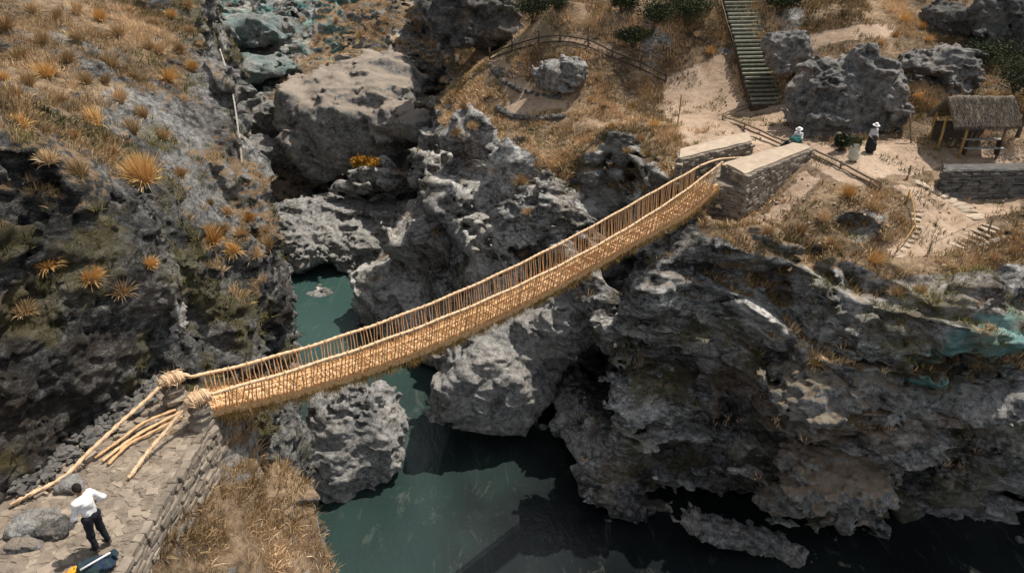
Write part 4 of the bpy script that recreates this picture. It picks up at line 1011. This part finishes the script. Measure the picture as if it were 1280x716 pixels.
# ---------------------------------------------------------------- shrubs and trees
LM=grass_mat('dark_leaves',[(0.,(.008,.012,.006)),(.5,(.028,.040,.016)),(1.,(.085,.095,.035))])
LY=grass_mat('orange_flowers',[(0.,(.20,.10,.01)),(.5,(.40,.20,.02)),(1.,(.62,.34,.04))])
M_bark=simple('bark',(.05,.04,.03),(.16,.12,.09),12)
def leafmass(n,c,rad,ls,seed,clump=14):
    r=np.random.default_rng(seed); k=r.normal(size=(clump,3)); k/=np.linalg.norm(k,axis=1)[:,None]; k*=(r.random(clump)**.4)[:,None]; k[:,2]=k[:,2]*.8
    w=r.integers(0,clump,n); p=k[w]*np.array(rad)*.75+r.normal(0,.22,(n,3))*np.array(rad)
    a=r.normal(size=(n,3));a/=np.linalg.norm(a,axis=1)[:,None]; b=np.cross(a,r.normal(size=(n,3)));b/=np.linalg.norm(b,axis=1)[:,None]
    l=(ls*r.uniform(.6,1.4,n))[:,None]; P_=np.array(c)+p
    V=np.stack([P_-a*l,P_+b*l*.45,P_+a*l,P_-b*l*.45],1).reshape(-1,3)
    F_=(np.arange(n)*4)[:,None]+np.arange(4)[None]
    t=np.repeat(np.clip(r.random(clump)[w]*.7+r.random(n)*.3,0,1),4)
    return V,F_,t,k*np.array(rad)*.7+np.array(c)
def shrub(u,v,h,wd,label,cat='shrub',group=None,n=1400,mat=None,seed=0,name='shrub',trunk=False,ls=.06,parts=('foliage','stem')):
    c=np.array(ground(u,v)); root=empty(name,c,label,cat,group)
    zc=h*.58 if not trunk else h*.72; hr=h*.42 if not trunk else h*.32
    V,F_,t,k=leafmass(n,(0,0,zc),(wd/2,wd/2,hr),ls,seed)
    o=mesh_np(parts[0],V,F_,mat or LM,root,False,{'tint':t})
    m=MB()
    if trunk: m.add(*tubev([(0,0,-.3),(.03,.02,h*.3),(0,0,zc)],[.09*h/3,.07*h/3,.04*h/3],7,jit=.1))
    for q in k[:9]:
        b=np.array([0,0,-.2 if not trunk else h*.4]); m.add(*tubev([b,(b+q)/2+np.array([0,0,.1]),q],[.035,.022,.008],5))
    st=m.build(parts[1],M_bark,None,True); st.parent=root
    return root
for i,(u,v,h,w_,lb) in enumerate([(662,26,1.9,2.2,'dark green shrub at the top edge above the left bend of the path loop'),(700,18,1.5,1.7,'small dark shrub at the top edge right of the path fence post'),(778,16,1.4,1.5,'small dark shrub at the top edge above the path loop crest'),(812,44,2.2,2.6,'broad dark green shrub left of the sandy path near the top'),(790,58,1.2,1.9,'low dark shrub directly behind the path loop fence'),(858,34,1.9,2.3,'dark green shrub nearest the staircase at the top'),
    (1236,92,2.0,3.0,'dark green bush on the slope right above the thatched roof'),(1049,187,.8,.5,'small olive bush left of the standing women on the landing'),(975,20,1.5,1.6,'dark bush beside the top of the staircase')]):
    shrub(u,v,h*1.15,w_*1.5,lb,seed=30+i,n=4200,ls=.07)
shrub(1272,172,4.0,2.6,'dark leafy tree at the right edge behind the shelter','tree',seed=50,name='leafy_tree',trunk=True,n=3000,parts=('crown','trunk'))
shrub(1256,150,3.4,2.4,'shorter dark tree between the shelter and the right edge tree','tree',seed=51,name='leafy_tree',trunk=True,n=2600,parts=('crown','trunk'))
c=S(457,207,57.6); V,F_,t,k=leafmass(1500,c+np.array([0,0,.3]),(1.3,.8,.5),.10,77); o=tri_mesh('flowering_shrub',V,np.array(F_),LY,t,None,c); tag(o,'orange yellow flowering shrub in the dark hollow below the huge boulder','shrub')
# scattered stones
for nm,n_,poly,mt_ in(('loose_stones',260,PP(0,(880,90),(1000,140),(1290,185),(1290,330),(1100,345),(950,270)),M_cap),('loose_stones',240,PP(-.5,(560,90),(700,120),(830,110),(800,190),(640,190),(560,160)),M_stone)):
    m=MB(); pl=np.array(poly); 
    for _ in range(n_*3):
        x_=random.uniform(pl[:,0].min(),pl[:,0].max()); y_=random.uniform(pl[:,1].min(),pl[:,1].max())
        if sdpoly(poly,np.array([x_]),np.array([y_]))[0]>0: continue
        q=np.array([[x_],[y_]],np.float32); z_=float(samp(TB,q[0],q[1])[0])
        if float(samp(DB,q[0],q[1])[0])>-1.6 or abs(float(F(q[0],q[1],np.array([z_],np.float32))[0]))>.12: continue; r_=random.uniform(.03,.10)*(2.2 if random.random()<.08 else 1)
        m.add(*lump((x_,y_,z_+r_*.3),(r_*1.3,r_,r_*.7),rotz(random.uniform(0,3)),.2,2.8,6,4)); n_-=1
        if n_<=0: break
    o=m.build(nm,mt_); tag(o,kind='stuff')
# ---------------------------------------------------------------- people
def cap(x,y,z,a,b,ra,rb):
    a=np.array(a,np.float32);b=np.array(b,np.float32); d=b-a; L2=(d*d).sum()+1e-9
    t=np.clip(((x-a[0])*d[0]+(y-a[1])*d[1]+(z-a[2])*d[2])/L2,0,1)
    return np.sqrt((x-a[0]-t*d[0])**2+(y-a[1]-t*d[1])**2+(z-a[2]-t*d[2])**2)-(ra+(rb-ra)*t)
def su(x,y,z,prims,k=.04):
    f=None
    for p in prims:
        q=ell(x,y,z,*p[1:]) if p[0]=='e' else cap(x,y,z,*p[1:])
        f=q if f is None else smin(f,q,k)
    return f
def hand(w,d,n,side):   # palm + 4 fingers + thumb ; w wrist, d direction, n palm normal
    w=np.array(w);d=np.array(d,float);d/=np.linalg.norm(d);n=np.array(n,float);n-=d*np.dot(n,d);n/=np.linalg.norm(n);s=np.cross(d,n)*side
    pr=[('c',w,w+d*.05,.026,.034),('c',w+d*.05-s*.02,w+d*.085-s*.022,.022,.018),('c',w+d*.05+s*.02,w+d*.085+s*.022,.022,.018)]
    for i,(o_,l) in enumerate(((-.030,.062),(-.010,.074),(.011,.070),(.030,.055))):
        a=w+d*.09+s*o_; b=a+d*l*.5+n*.008; c_=b+d*l*.4+n*.028; pr+= [('c',a,b,.0095,.009),('c',b,c_,.009,.0075)]
    a=w+d*.03-s*.03; b=a+d*.03-s*.028+n*.01; c_=b+d*.032-s*.008+n*.012; pr+= [('c',a,b,.013,.011),('c',b,c_,.011,.009)]
    return pr
M_skin=simple('skin',(.20,.10,.06),(.27,.14,.085),5,.6,.002,.3)
def cloth(n,a,b,s=20): return simple(n,a,b,s,.9,.006,.5)
def person(loc,yaw,label,J,cols,vox=.016,skirt=False,hat=None,extra_hair=0.):
    """J: joints in metres, figure faces +Y; cols: shirt, trousers/skirt, hair"""
    root=empty('person',loc,label,'person'); root.rotation_euler=(0,0,yaw)
    J={k:np.array(v,float) for k,v in J.items()}
    hd=J['head'];nk=J['neck'];ch=J['chest'];pe=J['pelvis']; up=(hd-nk)/np.linalg.norm(hd-nk); fw=np.array(J.get('look',(0,1,0)),float); fw-=up*np.dot(up,fw); fw/=np.linalg.norm(fw); sd_=np.cross(fw,up)
    skin=[('e',hd,(.078,.095,.115)),('c',nk-up*.03,hd-up*.03,.055,.05),('c',hd+fw*.08-up*.02,hd+fw*.105-up*.03,.012,.015),('c',hd+fw*.055-up*.075,hd+fw*.065-up*.085,.035,.028),
          ('e',hd+fw*.088-up*.058,(.024,.008,.008)),('c',hd+sd_*.076,hd+sd_*.08-up*.025,.014,.01),('c',hd-sd_*.076,hd-sd_*.08-up*.025,.014,.01),
          ('c',hd+fw*.085+sd_*.03+up*.008,hd+fw*.086+sd_*.032+up*.008,.012,.012),('c',hd+fw*.085-sd_*.03+up*.008,hd+fw*.086-sd_*.032+up*.008,.012,.012),
          ('c',ch,pe,.09,.09)]
    shirt=[('c',ch+sd_*.07+up*.03,pe+sd_*.035,.102,.10),('c',ch-sd_*.07+up*.03,pe-sd_*.035,.102,.10),('c',nk-up*.05,ch,.07,.13)]
    for s_,q in((1,'r'),(-1,'l')):
        sh,el,wr_=J['sh'+q],J['el'+q],J['wr'+q]
        skin+=[('c',sh,el,.045,.038),('c',el,wr_,.038,.026)]; dd=wr_-el; skin+=hand(wr_,dd,(-s_*.6,.4,0.1),s_)
        e2=wr_-(wr_-el)*J.get('sleeve',np.array(.12)); shirt+=[('c',nk-up*.06,sh,.07,.068),('c',sh,el,.066,.054),('c',el,e2,.054,.045)]
    legs=[];shoes=[]
    for q in'rl':
        hp,kn,an=J['hp'+q],J['kn'+q],J['an'+q]
        skin+=[('c',hp,kn,.075,.052),('c',kn,an,.05,.036)]
        fwd=np.array(J.get('toe'+q,(0,1,0)),float)
        legs+=[('c',hp,kn,.098,.075),('c',kn,an+(kn-an)*.10,.072,.062),('c',pe,hp,.125,.10)]
        shoes+=[('c',an-np.array([0,0,.03])-fwd*.03,an-np.array([0,0,.045])+fwd*.14,.042,.036),('c',an,an-np.array([0,0,.04]),.042,.045)]
    allp=np.array([v for v in J.values() if v.shape==(3,)])
    lo=allp.min(0)-.35;hi=allp.max(0)+.35; lo=list(lo);hi=list(hi)
    def mk(nm,prims,mat,k=.03,noise=0.,cut=None):
        def f(x,y,z):
            r_=su(x,y,z,prims,k)
            if noise: r_=r_+noise*vn(x,y,z,.09,3.)+noise*.6*vn(x,y,z,.04,8.)
            if cut: r_=np.maximum(r_,cut(x,y,z))
            return r_
        V,Q=nets(f,lo,hi,vox,6); o=mesh_np(nm,V,Q,mat); o.parent=root; return o
    mk('body',skin,M_skin,.018)
    mk('shirt',shirt,cols[0],.05,.012)
    if skirt:
        b=(J['anr']+J['anl'])/2; kn=(J['knr']+J['knl'])/2
        mk('skirt',[('c',pe+np.array([0,0,.04]),kn*.75+pe*.25,.15,.24),('c',kn*.75+pe*.25,kn*.55+b*.45,.24,.27),('c',J['knr'],J['knl'],.13,.13),('c',J['hpr'],J['knr'],.15,.16),('c',J['hpl'],J['knl'],.15,.16)],cols[1],.06,.03)
    else: mk('trousers',legs,cols[1],.03,.012)
    mk('shoes',shoes,M_wdark,.02)
    hair=[('e',hd+up*.03-fw*.025,(.088,.092,.10)),('c',hd-fw*.06,hd-fw*.06-up*.04,.055,.05)]
    if extra_hair: hair.append(('c',hd-fw*.07-up*.03,hd-fw*.12-up*extra_hair,.035,.02))
    mk('hair',hair,cols[2],.03,.006,lambda x,y,z:((x-hd[0])*fw[0]+(y-hd[1])*fw[1]+(z-hd[2])*fw[2])-.055)
    if hat is not None:
        m=MB(); V=[];f=[]; prof=[(.0,.16),(.07,.155),(.10,.12),(.105,.05),(.19,.035),(.20,.028),(.10,.03),(.0,.03)]
        for r_,h_ in prof:
            for k in range(18): a=k*math.pi/9; V.append(hd+up*(h_+.02)+r_*(sd_*math.cos(a)+fw*math.sin(a)))
        for i in range(len(prof)-1):
            for k in range(18): f.append((i*18+k,i*18+(k+1)%18,(i+1)*18+(k+1)%18,(i+1)*18+k))
        m.add(V,f); o=m.build('hat',hat,None,True); o.parent=root
    return root
H_black=cloth('black_hair',(.008,.007,.007),(.025,.02,.018)); W_shirt=cloth('white_cotton',(.62,.63,.66),(.80,.80,.80)); Navy=cloth('dark_navy_cloth',(.006,.008,.012),(.016,.020,.028))
pm=P(129,684,.02)
PM_=person(pm,R(62),'man in a white shirt and dark trousers standing alone on the near terrace',
 dict(head=(0.02,.13,1.63),neck=(0,.07,1.47),chest=(0,.03,1.29),pelvis=(0,0,.95),look=(.1,.8,-.5),shr=(.19,.05,1.40),elr=(.33,-.08,1.16),wrr=(.24,.14,1.03),shl=(-.19,.05,1.40),ell=(-.27,.10,1.10),wrl=(-.20,.28,.96),
 hpr=(.10,0,.92),knr=(.12,.02,.50),anr=(.14,-.03,.09),hpl=(-.10,0,.92),knl=(-.12,.04,.50),anl=(-.13,.02,.09),sleeve=.55),(W_shirt,Navy,H_black),.015); PM_.scale=(.88,.88,.88); PM_.rotation_euler.z=R(75)
Olive=cloth('olive_shawl',(.03,.033,.014),(.07,.07,.03)); Cream=cloth('cream_skirt',(.40,.38,.30),(.6,.57,.47)); Dk=cloth('black_skirt',(.01,.01,.012),(.03,.03,.033)); Teal=cloth('teal_skirt',(.015,.07,.07),(.03,.13,.12))
WP=cloth('white_patterned_blouse',(.12,.12,.13),(.8,.8,.78),38)
STAND=dict(head=(0,.03,1.50),neck=(0,0,1.34),chest=(0,0,1.19),pelvis=(0,0,.86),shr=(.18,0,1.28),elr=(.24,-.02,1.02),wrr=(.20,.14,.90),shl=(-.18,0,1.28),ell=(-.24,.0,1.02),wrl=(-.18,.16,.92),
 hpr=(.09,0,.84),knr=(.10,.02,.46),anr=(.10,-.02,.08),hpl=(-.09,0,.84),knl=(-.10,.04,.46),anl=(-.11,.03,.08),sleeve=.2)
def gz(u,v):
    p=P(u,v,0); 
    for _ in range(4): p=P(u,v,float(samp(TB,np.array([p[0]],np.float32),np.array([p[1]],np.float32))[0]))
    return p+np.array([0,0,.03])
person(gz(1065,203),R(170),'woman in an olive shawl and pale skirt on the far landing',STAND,(Olive,Cream,H_black),.03,skirt=True,extra_hair=.3).scale=(.9,.9,.9)
person(gz(1086,192),R(200),'woman in a white hat and black skirt beside the outcrop',STAND,(WP,Dk,H_black),.03,skirt=True,hat=W_shirt).scale=(.9,.9,.9)
SIT=dict(head=(0,.06,.80),neck=(0,0,.65),chest=(0,-.02,.50),pelvis=(0,-.08,.18),shr=(.18,0,.58),elr=(.24,.08,.36),wrr=(.14,.28,.30),shl=(-.18,0,.58),ell=(-.24,.08,.36),wrl=(-.14,.28,.30),
 hpr=(.10,0,.16),knr=(.16,.36,.30),anr=(.12,.56,.08),hpl=(-.10,0,.16),knl=(-.16,.36,.30),anl=(-.12,.56,.08),sleeve=.2)
person(gz(996,180),R(140),'person in a white top and teal skirt sitting at the foot of the outcrop',SIT,(W_shirt,Teal,H_black),.03,skirt=True,hat=W_shirt).scale=(.9,.9,.9)
# bundles
def bundle(label,c,r_,mat,seed,name='cloth_bundle'):
    def f(x,y,z): return ell(x+.05*vn(x,y,z,.3,seed),y,z,c,r_,.4)+.11*vn(x,y,z,.22,seed+2.)+.05*vn(x,y,z*2,.09,seed)
    V,Q=nets(f,[c[i]-r_[i]-.2 for i in range(3)],[c[i]+r_[i]+.2 for i in range(3)],.03,6); V[:,2]=np.maximum(V[:,2],c[2]-r_[2]*.75)
    o=mesh_np(name,V-np.array(c),Q,mat); o.location=c; tag(o,label,'bundle')
g=gz(984,184); bundle('dark cloth bundle beside the seated person',g+np.array([0,0,.15]),(.38,.25,.22),Navy,1.)
g=gz(980,189); bundle('pale blue cloth bundle in front of the seated person',g+np.array([0,0,.08]),(.3,.2,.12),cloth('pale_blue_cloth',(.45,.5,.56),(.65,.7,.75)),3.)
bundle('bright yellow and orange cloth at the bottom edge below the standing man',P(96,712,.12),(.24,.12,.12),cloth('yellow_orange_cloth',(.75,.22,.02),(.85,.55,.04),9),5.)
bundle('dark blue cloth bundle at the bottom edge under the white pole',P(122,708,.12),(.30,.16,.15),cloth('dark_blue_cloth',(.012,.02,.06),(.03,.06,.05),9),7.)
a=P(100,712,.28);b=P(138,690,.30); m=MB(); m.add(*tubev([a,(a+b)/2,b],.018,7)); o=m.build('white_pole',simple('white_paint',(.7,.7,.7),(.8,.8,.8)),None,True,loc=a); tag(o,'thin white pole resting on the bundles at the bottom left','pole')
print('done life',round(time.time()-T0,1))


# ---------------------------------------------------------------- light
w=bpy.data.worlds.new('World'); bpy.context.scene.world=w; w.use_nodes=True
nt=w.node_tree; sky=nt.nodes.new('ShaderNodeTexSky'); sky.sky_type='NISHITA'; sky.sun_disc=False
SUN_EL=R(65); SUN_AZ=R(57)   # azimuth clockwise from +Y
sky.sun_elevation=SUN_EL; sky.sun_rotation=SUN_AZ
hs=nt.nodes.new('ShaderNodeHueSaturation'); hs.inputs['Saturation'].default_value=.2; nt.links.new(sky.outputs[0],hs.inputs['Color']); nt.links.new(hs.outputs[0],nt.nodes['Background'].inputs[0]); nt.nodes['Background'].inputs[1].default_value=.11
sun=bpy.data.lights.new('sun','SUN'); sun.energy=3.9; sun.angle=R(.5); sun.color=(1,.91,.79)
so=bpy.data.objects.new('sun',sun); C.objects.link(so)
dv=Vector((math.sin(SUN_AZ)*math.cos(SUN_EL),math.cos(SUN_AZ)*math.cos(SUN_EL),math.sin(SUN_EL)))
so.rotation_euler=dv.to_track_quat('Z','Y').to_euler()
sc=bpy.context.scene; sc.view_settings.view_transform='Standard'; sc.view_settings.look='None'
sc.view_settings.exposure=.42
